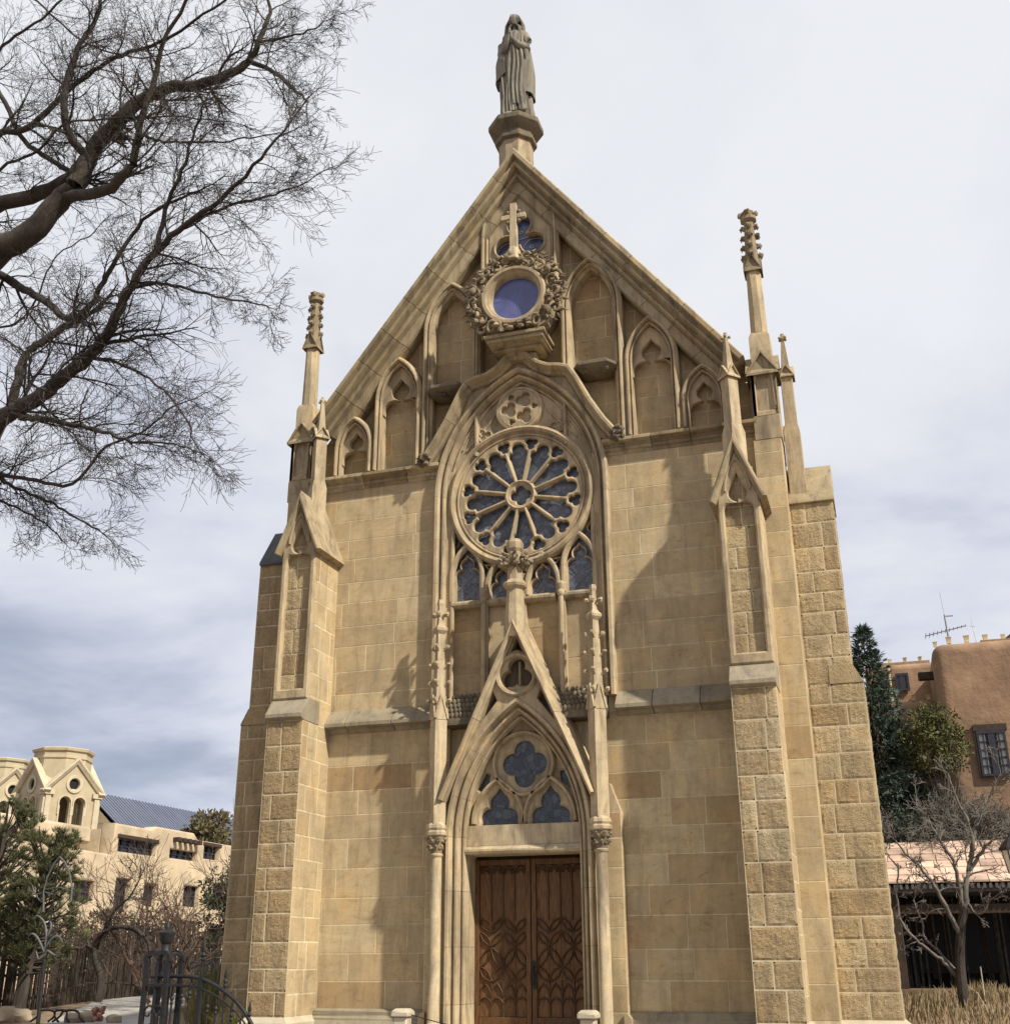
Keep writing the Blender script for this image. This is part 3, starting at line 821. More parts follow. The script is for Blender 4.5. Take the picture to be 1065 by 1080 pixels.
# ------------------------------------------------------------------ portal
por_prof = [(0.0, 0.46), (0.0, -0.42), (-0.02, -0.47), (-0.07, -0.47), (-0.09, -0.42), (-0.095, -0.30), (-0.125, -0.28), (-0.15, -0.35), (-0.185, -0.35), (-0.205, -0.29), (-0.21, -0.19), (-0.235, -0.17), (-0.25, -0.21), (-0.28, -0.21), (-0.29, -0.16), (-0.29, 0.46)]
PHW = 1.34
b = MB()
b.sweep([(-PHW, GZ)]+arch(0, PHW, 2.02, 2.42, 16)+[(PHW, GZ)], por_prof, step=0.3, seg=0.7, lo=0.3, hi=0.75, gap=0.005)
por = b.build('portal_arch', TRIM, chapel, smooth=28)
for s in (-1, 1):
    b = MB(); x0, x1 = sorted((s*1.33, s*1.80)); b.mat = 1; b.tint = .6
    b.loft([[(x0, -0.2, GZ), (x1, -0.2, GZ), (x1, 0.05, GZ), (x0, 0.05, GZ)], [(x0, -0.2, 2.35), (x1, -0.2, 2.35), (x1, 0.05, 2.35), (x0, 0.05, 2.35)]])
    xi = s*1.33; xo = s*1.80; b.mat = 2; b.tint = .6
    b.loft([[(xo, -0.2, 2.35), (xo, 0.05, 2.35), (xi, 0.05, 2.35), (xi, -0.2, 2.35)], [(s*1.62, -0.2, 2.85), (s*1.62, 0.05, 2.85), (xi, 0.05, 2.9), (xi, -0.2, 2.9)]])
    b.mat = 0
    ashlar(b, (x0, -0.2, GZ), (1, 0, 0), (0, -1, 0), x1-x0, 2.35-GZ, (0.40, 0.5), (0.5, 0.5), seed=80+s)
    ashlar(b, (xo, -0.2 if s > 0 else 0.05, GZ), (0, s, 0), (s, 0, 0), 0.25, 2.35-GZ, (0.40, 0.5), (0.3, 0.3), seed=83+s)
    b.tint = .3; b.mat = 2; b.extr_y([(s*1.74, -1.6), (s*1.86, -1.6), (s*1.86, -0.93), (s*1.80, -0.86), (s*1.74, -0.86)], -0.28, 0.0)
    b.build('portal_pier', [STONE, MORTAR, TRIM], por, smooth=None)
# lintel and tympanum
b = MB(); b.tint = .75
b.box(-1.06, 1.06, -0.12, 0.3, 1.86, 2.22)
b.extr_x([(0.46, 1.72), (-0.18, 1.72), (-0.22, 1.76), (-0.22, 1.80), (-0.17, 1.83), (-0.15, 1.86), (0.46, 1.86)], -1.06, 1.06)
b.build('lintel', TRIM, por, bevel=0.008)
tin = legged(0, 1.06, 2.20, 2.02+0.2, 1.93, 14)
QC = (0.0, 3.30)
hls = [foil(QC[0], QC[1], 4, 0.225, 0.20, PI/2, 0.2)]
for s in (-1, 1):
    c = s*0.48
    hls.append(star((c, 2.40), [('p', [(c-0.35, 2.24), (c+0.35, 2.24), (c+0.33, 2.32), (c-0.33, 2.32)]), ('c', c-0.185, 2.36, 0.165), ('c', c+0.185, 2.36, 0.165), ('c', c, 2.62, 0.185),
              ('p', [(c-0.17, 2.68), (c, 2.90), (c+0.17, 2.68), (c, 2.5)])], 110))
    hls.append([(s*0.84, 2.84), (s*0.68, 2.96), (s*0.66, 3.14), (s*0.74, 3.16), (s*0.90, 2.88)][::-s])
plate('tympanum_tracery', [tin]+hls, 0.01, 0.14, TRIM, por, 0.035)
b = MB()
mp = [(0.045, 0.03), (0.045, -0.03), (0.02, -0.09), (-0.02, -0.09), (-0.045, -0.03), (-0.045, 0.03)]
b.sweep(circle(*QC, 0.555, 56)[::-1], mp, closed=True)
for s in (-1, 1):
    b.sweep(arch(s*0.48, 0.475, 2.26, 0.78, 12), mp)
    b.tube([(s*0.005, -0.02, 2.2), (s*0.005, -0.02, 2.5)], 0.03, 6)
b.build('tympanum_moulding', TRIM, por, smooth=28)
b = MB(); b.extr_y(legged(0, 1.04, 2.22, 2.22, 1.85, 10), 0.11, 0.14); b.build('tympanum_glass', GLASSD, por)
# gable over the portal
b = MB()
GA = 6.0; gs = 2.26
gout = [(-1.40, 2.9), (0, GA-0.1), (1.40, 2.9)]
gp = [(-1.38, 2.86), (0.0, GA-0.05), (1.38, 2.86)] + [p for p in reversed(arch(0, 1.33, 2.02, 2.40, 14)) if p[1] > 2.9]
ghol = [foil(0.0, 4.86, 3, 0.15, 0.165, PI/2, 0.1, 80)]
ghol.append([(0.0, 5.55), (-0.12, 5.28), (0.0, 5.33), (0.12, 5.28)])
for s in (-1, 1): ghol.append([(s*0.38, 4.40), (s*0.48, 4.62), (s*0.80, 3.98), (s*0.70, 4.0)][::s])
plate('portal_gable', [gp]+ghol, -0.42, 0.22, TRIM, por, 0.015)
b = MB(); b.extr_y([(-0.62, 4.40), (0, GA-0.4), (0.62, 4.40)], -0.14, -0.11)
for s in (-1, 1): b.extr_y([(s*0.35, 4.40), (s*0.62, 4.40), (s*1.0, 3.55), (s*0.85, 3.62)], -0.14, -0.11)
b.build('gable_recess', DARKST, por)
b = MB()
b.sweep(circle(0, 4.86, 0.36, 44)[::-1], [(0.05, -0.3), (0.05, -0.44), (0.02, -0.49), (-0.03, -0.47), (-0.05, -0.42), (-0.05, -0.3)], closed=True)
b.tube([(0.03, -0.3, 4.62), (0.03, -0.3, 5.12)], 0.025, 8); b.tube([(-0.2, -0.28, 4.64), (0.2, -0.28, 4.64)], 0.03, 6)
b.build('gable_roundel', TRIM, por, smooth=28)
b = MB()
b.sweep([(-1.47, GA-1.47*gs), (0, GA), (1.47, GA-1.47*gs)],
        [(0.06, -0.04), (0.05, -0.16), (-0.06, -0.66), (-0.08, -0.67), (-0.09, -0.60), (-0.115, -0.57), (-0.125, -0.50), (-0.145, -0.49), (-0.15, -0.42), (-0.15, -0.04)], step=0.5, seg=1.5, lo=0.3, hi=0.7)
b.build('gable_rake', TRIM, por, smooth=28)
for s in (-1, 1):                                    # scale-tiled roof between gable and wall
    b = MB()
    for r in range(5):
        for k in range(12):
            x = s*(0.62+k*0.085+(r % 2)*0.042); z = 4.60-r*0.10; y = 0.0-r*0.074
            if abs(x) > 1.62 or abs(x) < (GA-z)/gs-0.15: continue
            b.tint = R.uniform(0, .7); b.blob((x, y, z), .046, .035, .07, k+r*12, 6, 4, .1)
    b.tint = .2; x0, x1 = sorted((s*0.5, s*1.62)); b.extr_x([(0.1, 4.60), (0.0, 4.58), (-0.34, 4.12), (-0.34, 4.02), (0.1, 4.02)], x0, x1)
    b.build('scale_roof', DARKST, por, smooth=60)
# finial of the gable
def foliage_ring(b, c, r, n, sz, seed=0, a0=0.3):
    for i in range(n):
        a = a0+2*PI*i/n; b.tint = R.uniform(.1, .8)
        p = Vector(c)+Vector((math.cos(a)*r, math.sin(a)*r, 0))
        b.blob(p, sz, sz, sz*0.8, seed+i, rough=.4)
        b.blob(p+Vector((math.cos(a)*sz*0.9, math.sin(a)*sz*0.9, sz*0.7)), sz*0.6, sz*0.6, sz*0.55, seed+i+9, rough=.4)
        b.tube([Vector(c)+Vector((math.cos(a)*r*.3, math.sin(a)*r*.3, -sz)), p], [sz*.5, sz*.6], 5)
b = MB(); b.tint = .6
fy = -0.46
b.lathe(0, fy, [(0.17, 5.55), (0.20, 5.9), (0.185, 6.1), (0.155, 6.48)], 8, PI/8)
b.lathe(0, fy, [(0.16, 6.46), (0.22, 6.52), (0.235, 6.57), (0.20, 6.63), (0.15, 6.66)], 8, PI/8)
b.lathe(0, fy, [(0.15, 6.66), (0.14, 6.9), (0.13, 7.22), (0.16, 7.28), (0.165, 7.40), (0.13, 7.47), (0.02, 7.48)], 8, PI/8)
b.mat = 1; foliage_ring(b, (0, fy, 6.98), 0.23, 8, 0.082, 20); foliage_ring(b, (0, fy, 7.12), 0.19, 6, 0.065, 40, .8)
b.build('gable_finial', [TRIM, CARVE], por, smooth=22)
# colonnettes with spirelets
for s in (-1, 1):
    x, y = s*1.50, -0.46
    b = MB(); b.tint = .75
    b.lathe(x, y, [(0.17, GZ), (0.17, -1.2), (0.145, -1.15), (0.15, -1.08), (0.11, -1.02), (0.104, -1.0), (0.100, 1.66), (0.12, 1.68), (0.125, 1.71), (0.10, 1.73)], 20)
    col = b.build('colonnette', TRIM, por, smooth=40)
    b = MB(); b.tint = .4
    b.lathe(x, y, [(0.10, 1.72), (0.115, 1.84), (0.16, 2.0), (0.165, 2.02)], 16)
    foliage_ring(b, (x, y, 1.82), 0.115, 8, 0.042, 60); foliage_ring(b, (x, y, 1.94), 0.14, 8, 0.045, 70, .6)
    b.mat = 1; b.tint = .7
    b.lathe(x, y, [(0.16, 2.01), (0.20, 2.04), (0.205, 2.09), (0.18, 2.12), (0.20, 2.16), (0.19, 2.21), (0.14, 2.26)], 8, PI/8)
    b.build('foliate_capital', [CARVE, TRIM], col, smooth=22)
    b = MB(); b.tint = .7
    b.lathe(x, y, [(0.165, 2.24), (0.165, 4.12), (0.155, 4.15)], 4, 0)          # shaft set diagonally
    for k in range(4):
        a = k*PI/2+PI/4; u = Vector((math.cos(a), math.sin(a), 0)); v = Vector((-u.y, u.x, 0)); c = Vector((x, y, 0))+u*0.125
        for sg in (-1, 1):
            b.tube([c+v*(sg*0.12)+Vector((0, 0, 4.12)), c+Vector((0, 0, 4.56))+u*0.0], 0.026, 5)
        b.add([c+v*0.11+Vector((0, 0, 4.1)), c-v*0.11+Vector((0, 0, 4.1)), c+Vector((0, 0, 4.52))], [(0, 1, 2)])
    b.lathe(x, y, [(0.15, 4.1), (0.125, 4.6), (0.085, 5.76)], 4, 0)
    b.lathe(x, y, [(0.09, 5.74), (0.15, 5.80), (0.155, 5.85), (0.10, 5.90), (0.07, 5.95), (0.055, 6.3), (0.075, 6.34), (0.06, 6.42)], 4, 0)
    for k in range(4):
        a = k*PI/2; u = Vector((math.cos(a), math.sin(a), 0))
        for j in range(4):
            z = 4.42+j*0.34; r = 0.15-0.018*j; b.tint = R.uniform(.2, .8)
            b.tube([Vector((x, y, z-.04))+u*(r*0.6), Vector((x, y, z+.02))+u*(r+0.05)], [.03, .025], 5)
            b.blob(Vector((x, y, z+0.04))+u*(r+0.06), .046, .046, .046, j+k*5, 6, 4, .3)
        b.tint = .5; b.blob(Vector((x, y, 6.12))+u*0.13, .055, .055, .055, k, 6, 4, .3); b.tube([Vector((x, y, 6.08)), Vector((x, y, 6.12))+u*0.12], .03, 5)
    b.build('crocketed_spirelet', TRIM, col, smooth=22)
# door leaves
b = MB(); b.box(-1.06, 1.06, 0.46, 0.50, GZ, 1.9); b.build('door_frame_back', WOODD, por)
for s in (-1, 1):
    x0, x1 = (-1.05, -0.008) if s < 0 else (0.008, 1.05)
    b = MB(); zt = 1.66; zb_ = GZ+0.5
    w = x1-x0; st = 0.085
    b.tint = .45
    b.box(x0, x0+st, 0.33, 0.43, zb_, zt); b.box(x1-st, x1, 0.33, 0.43, zb_, zt); b.box(x0+st, x1-st, 0.33, 0.43, zt-0.10, zt); b.box(x0+st, x1-st, 0.33, 0.43, zb_, zb_+0.2)
    n = 4; pw = (w-2*st)/n
    for i in range(n):
        b.tint = R.uniform(.25, .95)
        b.box(x0+st+i*pw, x0+st+(i+1)*pw, 0.38, 0.43, zb_+.2, zt-0.1)
    leaf = b.build('door_leaf', WOOD, por, bevel=0.006)
    b = MB()
    xa = x0+st
    dep = [(0.013, 0.39), (0.013, 0.355), (0.004, 0.342), (-0.004, 0.342), (-0.013, 0.355), (-0.013, 0.39)]
    for i in range(n+1):
        if 0 < i < n:
            b.rnd(.3, .8); b.tube([(xa+i*pw, 0.367, 0.62), (xa+i*pw, 0.367, 1.50)], .016, 5)
            b.tube([(xa+i*pw, 0.367, zb_+.2), (xa+i*pw, 0.367, -0.36)], .016, 5)
    def lens(p, q, bulge):
        p = Vector((p[0], 0, p[1])); q = Vector((q[0], 0, q[1])); d = q-p; nn = Vector((-d.z, 0, d.x)).normalized()
        for sg in (-1, 1):
            pts = [(p+d*t+nn*(sg*bulge*math.sin(PI*t))) for t in [k/8 for k in range(9)]]
            b.rnd(.3, .9); b.sweep([(v.x, v.z) for v in pts], dep)
    for i in range(n):
        a = xa+i*pw; m = a+pw/2; e = a+pw
        o = i % 2
        for z0, z1 in ((0.42, 0.66), (0.20, 0.44)):
            lens((a, z0), (e, z1), .05) if o else lens((e, z0), (a, z1), .05)
        lens((e, -0.16), (a, 0.18), .062) if o else lens((a, -0.16), (e, 0.18), .062)
        lens((a, -0.44+.06), (e, -0.14), .060) if o else lens((e, -0.44+.06), (a, -0.14), .060)
        b.rnd(.3, .8); b.sweep(arch(m, pw*.46, -0.62, 0.20, 6), dep); b.sweep(arch(m, pw*.46, -0.44-0.3, 0.10, 6), dep)
        b.sweep(arch(m, pw*.46, 1.42, 0.12, 6), dep); b.sweep(arch(m, pw*.26, 1.42, 0.06, 6), dep)
    b.build('carved_tracery', WOODD, leaf, smooth=40)
    if s > 0:
        b = MB(); b.box(0.02, 0.085, 0.315, 0.33, -0.50, -0.05); b.tube([(0.05, 0.31, -0.42), (0.05, 0.26, -0.36), (0.05, 0.26, -0.2), (0.05, 0.31, -0.14)], .014, 6)
        b.build('handle', IRON, leaf)
b = MB(); b.tint = .4
for k in range(3):
    b.box(-2.0-0.35*k, 2.0+0.35*k, -1.15-0.36*k, 0.35, GZ-0.1, GZ+0.50-0.165*k-0.002*k)
b.build('door_step', PLINTH, chapel, bevel=0.012)
# ------------------------------------------------------------------ buttresses and pinnacles
def gabled_top(b, cx, cy, hw, z0, rise, over=0.05, th=0.045):
    """four little gables round a square shaft"""
    for k in range(4):
        a = k*PI/2; u = Vector((math.sin(a), -math.cos(a), 0)); v = Vector((u.y, -u.x, 0)); v = -v
        c = Vector((cx, cy, 0))+u*hw
        L = c-v*(hw+over)+Vector((0, 0, z0-over*1.2)); T = c+Vector((0, 0, z0+rise)); Q = c+v*(hw+over)+Vector((0, 0, z0-over*1.2))
        b.add([c-v*hw+Vector((0, 0, z0-.02))+u*.002, c+v*hw+Vector((0, 0, z0-.02))+u*.002, T+u*.002], [(0, 1, 2)])
        for A, B in ((L, T), (T, Q)):
            n = Vector((0, 0, 1))
            back = -u*hw
            b.loft([[A+u*over, A+u*over+Vector((0, 0, -th)), A+back+Vector((0, 0, -th)), A+back], [B+u*over, B+u*over+Vector((0, 0, -th)), B+back+Vector((0, 0, -th)), B+back]])
def cross_finial(b, cx, cy, z, r=0.05):
    b.lathe(cx, cy, [(r*0.8, z-.08), (r*0.7, z+0.02), (r*0.8, z+0.12)], 6)
    for k in range(4):
        a = k*PI/2+PI/4; b.blob((cx+math.cos(a)*r*1.5, cy+math.sin(a)*r*1.5, z+0.03), r*.75, r*.75, r*.75, k, 6, 4, .2)
    b.blob((cx, cy, z+0.12), r*.9, r*.9, r*.7, 2, 6, 4, .1)
def small_pinnacle(parent, cx, cy, zb, zs, zt, hb, hs, rot=PI/4):
    b = MB(); b.rnd(.4, .8); q = math.sqrt(2)
    b.lathe(cx, cy, [(hb*q, zb), (hb*q, zs-0.12), (hs*q*1.02, zs+0.05)], 4, rot)
    b.rnd(.4, .8); b.lathe(cx, cy, [(hs*q, zs), (hs*q*0.97, zt)], 4, rot)
    b.rnd(.4, .8)
    c = len(b.v); gabled_top(b, 0, 0, hs*0.97, zt, hs*1.7, .045, .035)
    b.lathe(0, 0, [(hs*0.75*q, zt+.05), (hs*0.30*q, zt+0.75), (hs*.3*q, zt+.80)], 4, PI/4)
    cross_finial(b, 0, 0, zt+0.80, .048)
    rt = rot-PI/4; cs, sn = math.cos(rt), math.sin(rt)
    for i in range(c, len(b.v)):
        x, y, z = b.v[i]; b.v[i] = (cx+x*cs-y*sn, cy+x*sn+y*cs, z)
    return b.build('small_pinnacle', TRIM, parent, smooth=30, bevel=0.006)

for s in (-1, 1):
    def X(x0, x1): return tuple(sorted((s*x0, s*x1)))
    # ---- front buttress
    xi, xo = 3.95, 4.69
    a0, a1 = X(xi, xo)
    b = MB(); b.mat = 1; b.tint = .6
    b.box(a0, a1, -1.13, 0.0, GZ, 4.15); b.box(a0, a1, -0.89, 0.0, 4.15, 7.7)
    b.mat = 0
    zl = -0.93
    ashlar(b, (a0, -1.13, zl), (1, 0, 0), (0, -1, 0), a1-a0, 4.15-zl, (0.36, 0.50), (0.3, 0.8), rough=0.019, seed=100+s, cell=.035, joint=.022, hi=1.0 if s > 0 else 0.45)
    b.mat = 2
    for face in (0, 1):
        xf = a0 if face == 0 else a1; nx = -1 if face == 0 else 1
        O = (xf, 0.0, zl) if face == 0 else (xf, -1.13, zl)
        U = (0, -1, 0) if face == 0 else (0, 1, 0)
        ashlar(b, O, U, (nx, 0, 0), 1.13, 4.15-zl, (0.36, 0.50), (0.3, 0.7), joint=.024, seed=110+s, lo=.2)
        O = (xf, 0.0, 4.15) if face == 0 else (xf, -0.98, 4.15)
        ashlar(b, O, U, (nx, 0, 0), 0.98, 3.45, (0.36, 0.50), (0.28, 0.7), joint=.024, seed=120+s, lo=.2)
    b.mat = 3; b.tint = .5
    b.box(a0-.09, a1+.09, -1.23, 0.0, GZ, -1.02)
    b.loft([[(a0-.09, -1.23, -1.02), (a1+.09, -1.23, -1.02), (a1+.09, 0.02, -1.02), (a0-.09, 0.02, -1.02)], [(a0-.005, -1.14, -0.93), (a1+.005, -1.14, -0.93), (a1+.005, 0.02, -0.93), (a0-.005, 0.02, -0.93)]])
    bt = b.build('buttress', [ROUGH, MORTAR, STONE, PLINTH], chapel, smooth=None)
    # weathered offset
    b = MB(); b.rnd(.4, .7)
    b.extr_x([(-0.5, 4.60), (-0.97, 4.60), (-1.22, 4.27), (-1.22, 4.20), (-1.14, 4.15), (-0.5, 4.15)], a0-.012, a1+.012)
    b.build('offset_slab', GREYST, bt, bevel=0.008)
    # panelled upper face
    cx = s*(xi+xo)/2; hw = (xo-xi)/2
    hole = star((cx, 7.52), [('p', [(cx-.255, 4.78), (cx+.255, 4.78), (cx+.255, 7.35), (cx-.255, 7.35)]), ('c', cx-.11, 7.36, .145), ('c', cx+.11, 7.36, .145), ('c', cx, 7.68, .16),
                            ('p', [(cx-.13, 7.76), (cx, 8.08), (cx+.13, 7.76), (cx, 7.55)])], 110)
    plate('panel_frame', [[(cx-hw, 4.58), (cx+hw, 4.58), (cx+hw, 7.66), (cx, 8.68), (cx-hw, 7.66)], hole], -1.02, 0.13, TRIM, bt, 0.03)
    b = MB(); b.mat = 1; b.tint = .6; b.extr_y([(cx-hw+.01, 4.5), (cx+hw-.01, 4.5), (cx+hw-.01, 7.6), (cx, 8.5), (cx-hw+.01, 7.6)], -0.91, -0.3); b.mat = 0
    ashlar(b, (cx-.3, -0.91, 4.7), (1, 0, 0), (0, -1, 0), .6, 3.5, (0.36, .5), (.25, .6), rough=.015, seed=130+s, cell=.035)
    b.build('panel_infill', [ROUGH, MORTAR], bt, smooth=None)
    # gablet roof
    b = MB(); pr = [(0.04, 0.0), (0.04, -1.10), (0.0, -1.15), (-0.03, -1.15), (-0.05, -1.10), (-0.075, -1.08), (-0.09, -1.03), (-0.09, 0.0)]
    b.sweep([(cx-.47, 7.52), (cx, 8.72), (cx+.47, 7.52)], pr, seg=1.3, lo=.3, hi=.6, gap=.004)
    b.build('gablet_roof', COPE, bt, smooth=28)
    b = MB(); b.sweep(arch(cx, 0.22, 7.72, .62, 8), [(0.02, -.98), (0.02, -1.05), (-.01, -1.06), (-.03, -1.02), (-.03, -.98)]); b.build('gablet_moulding', TRIM, bt)
    small_pinnacle(bt, s*4.29, -0.47, 7.9, 9.2, 10.30, 0.155, 0.118, rot=0.0)
    # ---- corner pier
    p0, p1 = X(4.62, 5.12)
    b = MB(); b.mat = 1; b.tint = .6; b.box(p0, p1, -0.17, 0.62, GZ, 9.02); b.mat = 0
    ashlar(b, (p0, -0.17, -0.93), (1, 0, 0), (0, -1, 0), p1-p0, 9.95, (0.40, 0.62), (0.6, 0.6), seed=140+s, lo=.2)
    xf = p1 if s > 0 else p0
    ashlar(b, (xf, -0.17, -0.93) if s > 0 else (xf, .6, -.93), (0, s, 0), (s, 0, 0), 0.77, 9.95, (0.40, 0.62), (0.6, 0.6), seed=150+s)
    pier = b.build('corner_pier', [STONE, MORTAR], chapel, smooth=None)
    mx_, my_ = s*4.90, 0.07
    b = MB(); hw2 = 0.245
    b.rnd(.4, .7); b.box(mx_-hw2-.005, mx_+hw2+.005, my_-hw2-.005, my_+hw2+.005, 9.02, 9.50)
    b.box(mx_-hw2+.05, mx_+hw2-.05, my_-hw2+.05, my_+hw2-.05, 9.5, 10.6)
    for ux in (-1, 1):
        for uy in (-1, 1):
            c0, c1 = sorted((mx_+ux*(hw2-.012), mx_+ux*(hw2-.08))); d0, d1 = sorted((my_+uy*(hw2-.012), my_+uy*(hw2-.08))); b.box(c0, c1, d0, d1, 9.5, 10.44)
    b.build('pinnacle_base', TRIM, pier, bevel=.01)
    for k in range(4):                                   # panelled sides of the main pinnacle
        ol = [(-hw2, 9.5), (hw2, 9.5), (hw2, 10.44), (0, 10.86), (-hw2, 10.44)]
        ho = star((0, 10.2), [('p', [(-.15, 9.62), (.15, 9.62), (.15, 10.2), (-.15, 10.2)]), ('p', [(-.15, 10.2), (-.1, 10.4), (0, 10.58), (.1, 10.4), (.15, 10.2), (0, 10.1)])], 60)
        o = plate('pinnacle_panel', [ol, ho], -hw2, 0.09, TRIM, None, 0.018)
        o.parent = pier; pw_ = Vector((0, 0, 0)); q = pier
        while q is not None: pw_ += q.location; q = q.parent
        o.location = Vector((mx_, my_, 0))-pw_; o.rotation_euler = (0, 0, k*PI/2)
    b = MB(); b.rnd(.4, .6); gabled_top(b, mx_, my_, hw2+.01, 10.48, .40, .06, .05)
    b.build('pinnacle_gable', COPE, pier, smooth=25)
    b = MB(); q2 = math.sqrt(2)
    b.tint = .55; b.lathe(mx_, my_, [(.20*q2, 10.5), (.20*q2, 11.24), (.165*q2, 11.36)], 4, PI/4)
    b.tint = .62; b.lathe(mx_, my_, [(.172, 11.36), (.152, 12.96)], 8, PI/8)
    sh = b.build('pinnacle_shaft', TRIM, pier, smooth=25, bevel=.008)
    b = MB(); b.tint = .5
    gabled_top(b, mx_, my_, .14, 12.95, .34, .04, .04)
    b.lathe(mx_, my_, [(.16, 12.9), (.135, 13.3), (.10, 14.15), (.09, 14.3)], 8, PI/8)
    for j in range(4):
        z = 13.28+j*.25; r = .115-.010*j
        for k in range(4):
            a = k*PI/2; u = Vector((math.sin(a), -math.cos(a), 0)); c = Vector((mx_, my_, z)); b.tint = R.uniform(.2, .8)
            b.tube([c+u*.04, c+u*(r+.05)+Vector((0, 0, .0))], [.06, .05], 6)
            q_ = R.uniform(.8, 1.15); b.blob(c+u*(r+.045*q_)+Vector((0, 0, .03)), .062*q_, .062*q_, .055*q_, k+j*7, 7, 5, .45); b.tube([c+u*(r+.04), c+u*(r+.09)+Vector((0, 0, -.01)), c+u*(r+.075)+Vector((0, 0, -.07))], [.04, .03, .012], 5)
            a += PI/4; u = Vector((math.sin(a), -math.cos(a), 0)); b.blob(c+u*(r*.62)+Vector((0, 0, -.08)), .045, .045, .06, k+j*5+30, 7, 5, .4)
    b.tint = .6; b.lathe(mx_, my_, [(.09, 14.16), (.17, 14.22), (.17, 14.30), (.10, 14.34), (.12, 14.40), (.13, 14.44), (.05, 14.46)], 8, PI/8)
    for k in range(4):
        a = k*PI/2; b.blob((mx_+math.sin(a)*.15, my_-math.cos(a)*.15, 14.38), .065, .065, .065, k, 6, 4, .3)
    b.build('crocketed_tip', CARVE, sh, smooth=25)
    for o_ in pier.children_recursive:
        if o_.name.startswith(('pinnacle_shaft', 'crocketed_tip')):
            for v in o_.data.vertices:
                if v.co.z > 11.3: v.co.z = 11.3+(v.co.z-11.3)*0.94
    # ---- side buttress
    q0, q1 = X(5.12, 5.90)
    b = MB(); b.mat = 1; b.tint = .6; b.box(q0, q1, 0.22, 1.1, 4.2, 7.82); b.mat = 0
    w0, w1 = X(5.12, 6.06)
    ashlar(b, (q0, 0.22, 4.40), (1, 0, 0), (0, -1, 0), q1-q0, 3.42, (0.34, 0.50), (0.3, 0.85), rough=0.017, seed=160+s, cell=.035, joint=.022, lo=.2)
    ashlar(b, (w0, 0.22, -0.93), (1, 0, 0), (0, -1, 0), w1-w0, 4.42+.93, (0.34, 0.50), (0.3, 0.95), rough=0.019, seed=170+s, cell=.035, joint=.022, lo=.2)
    b.mat = 1; b.box(w0, w1, 0.222, 1.12, GZ, 4.41)
    b.mat = 0; xf = s*5.90
    ashlar(b, (xf, .22, 4.40) if s > 0 else (xf, 1.1, 4.40), (0, s, 0), (s, 0, 0), 0.88, 3.42, (.34, .5), (.4, .9), rough=.02, seed=180+s)
    xf = s*6.06
    ashlar(b, (xf, .22, -.93) if s > 0 else (xf, 1.12, -.93), (0, s, 0), (s, 0, 0), 0.9, 5.3, (.34, .5), (.4, .9), rough=.02, seed=190+s)
    b.tint = .55; b.mat = 0
    i0 = s*5.85
    b.loft([[(s*6.07, .20, 4.41), (s*6.07, 1.13, 4.41), (s*5.5, 1.13, 4.41), (s*5.5, .20, 4.41)], [(s*5.905, .20, 4.74), (s*5.905, 1.13, 4.74), (s*5.5, 1.13, 4.74), (s*5.5, .20, 4.74)]])
    b.mat = 2; e0, e1 = X(5.03, 6.16)
    b.box(e0, e1, 0.12, 1.2, GZ, -1.02)
    b.loft([[(e0, .12, -1.02), (e1, .12, -1.02), (e1, 1.2, -1.02), (e0, 1.2, -1.02)], [(w0, .20, -.93), (w1, .20, -.93), (w1, 1.1, -.93), (w0, 1.1, -.93)]])
    sb = b.build('side_buttress', [ROUGH, MORTAR, PLINTH], chapel, smooth=None)
    b = MB(); b.rnd(.5, .7)
    b.extr_x([(0.16, 7.80), (0.16, 7.87), (0.72, 8.72), (1.16, 8.72), (1.16, 7.80)], q0-.0, q1+.03 if s > 0 else q1)
    b.build('sloping_cap', COPE if s > 0 else LEADROOF, sb, bevel=.01)
    if s > 0: small_pinnacle(sb, 5.31, 0.42, 8.0, 9.45, 10.58, 0.15, 0.115, rot=PI/4)
    # little flying arch between pier and side pinnacle
    sx = 5.21
    if s > 0: plate('flying_arch', [[(5.10, 8.7), (5.10, 9.50), (5.22, 9.44), (5.22, 8.7), (5.20, 8.7), (5.20, 9.20), (5.17, 9.28), (5.14, 9.20), (5.14, 8.7)]], 0.30, .2, TRIM, sb, .006)

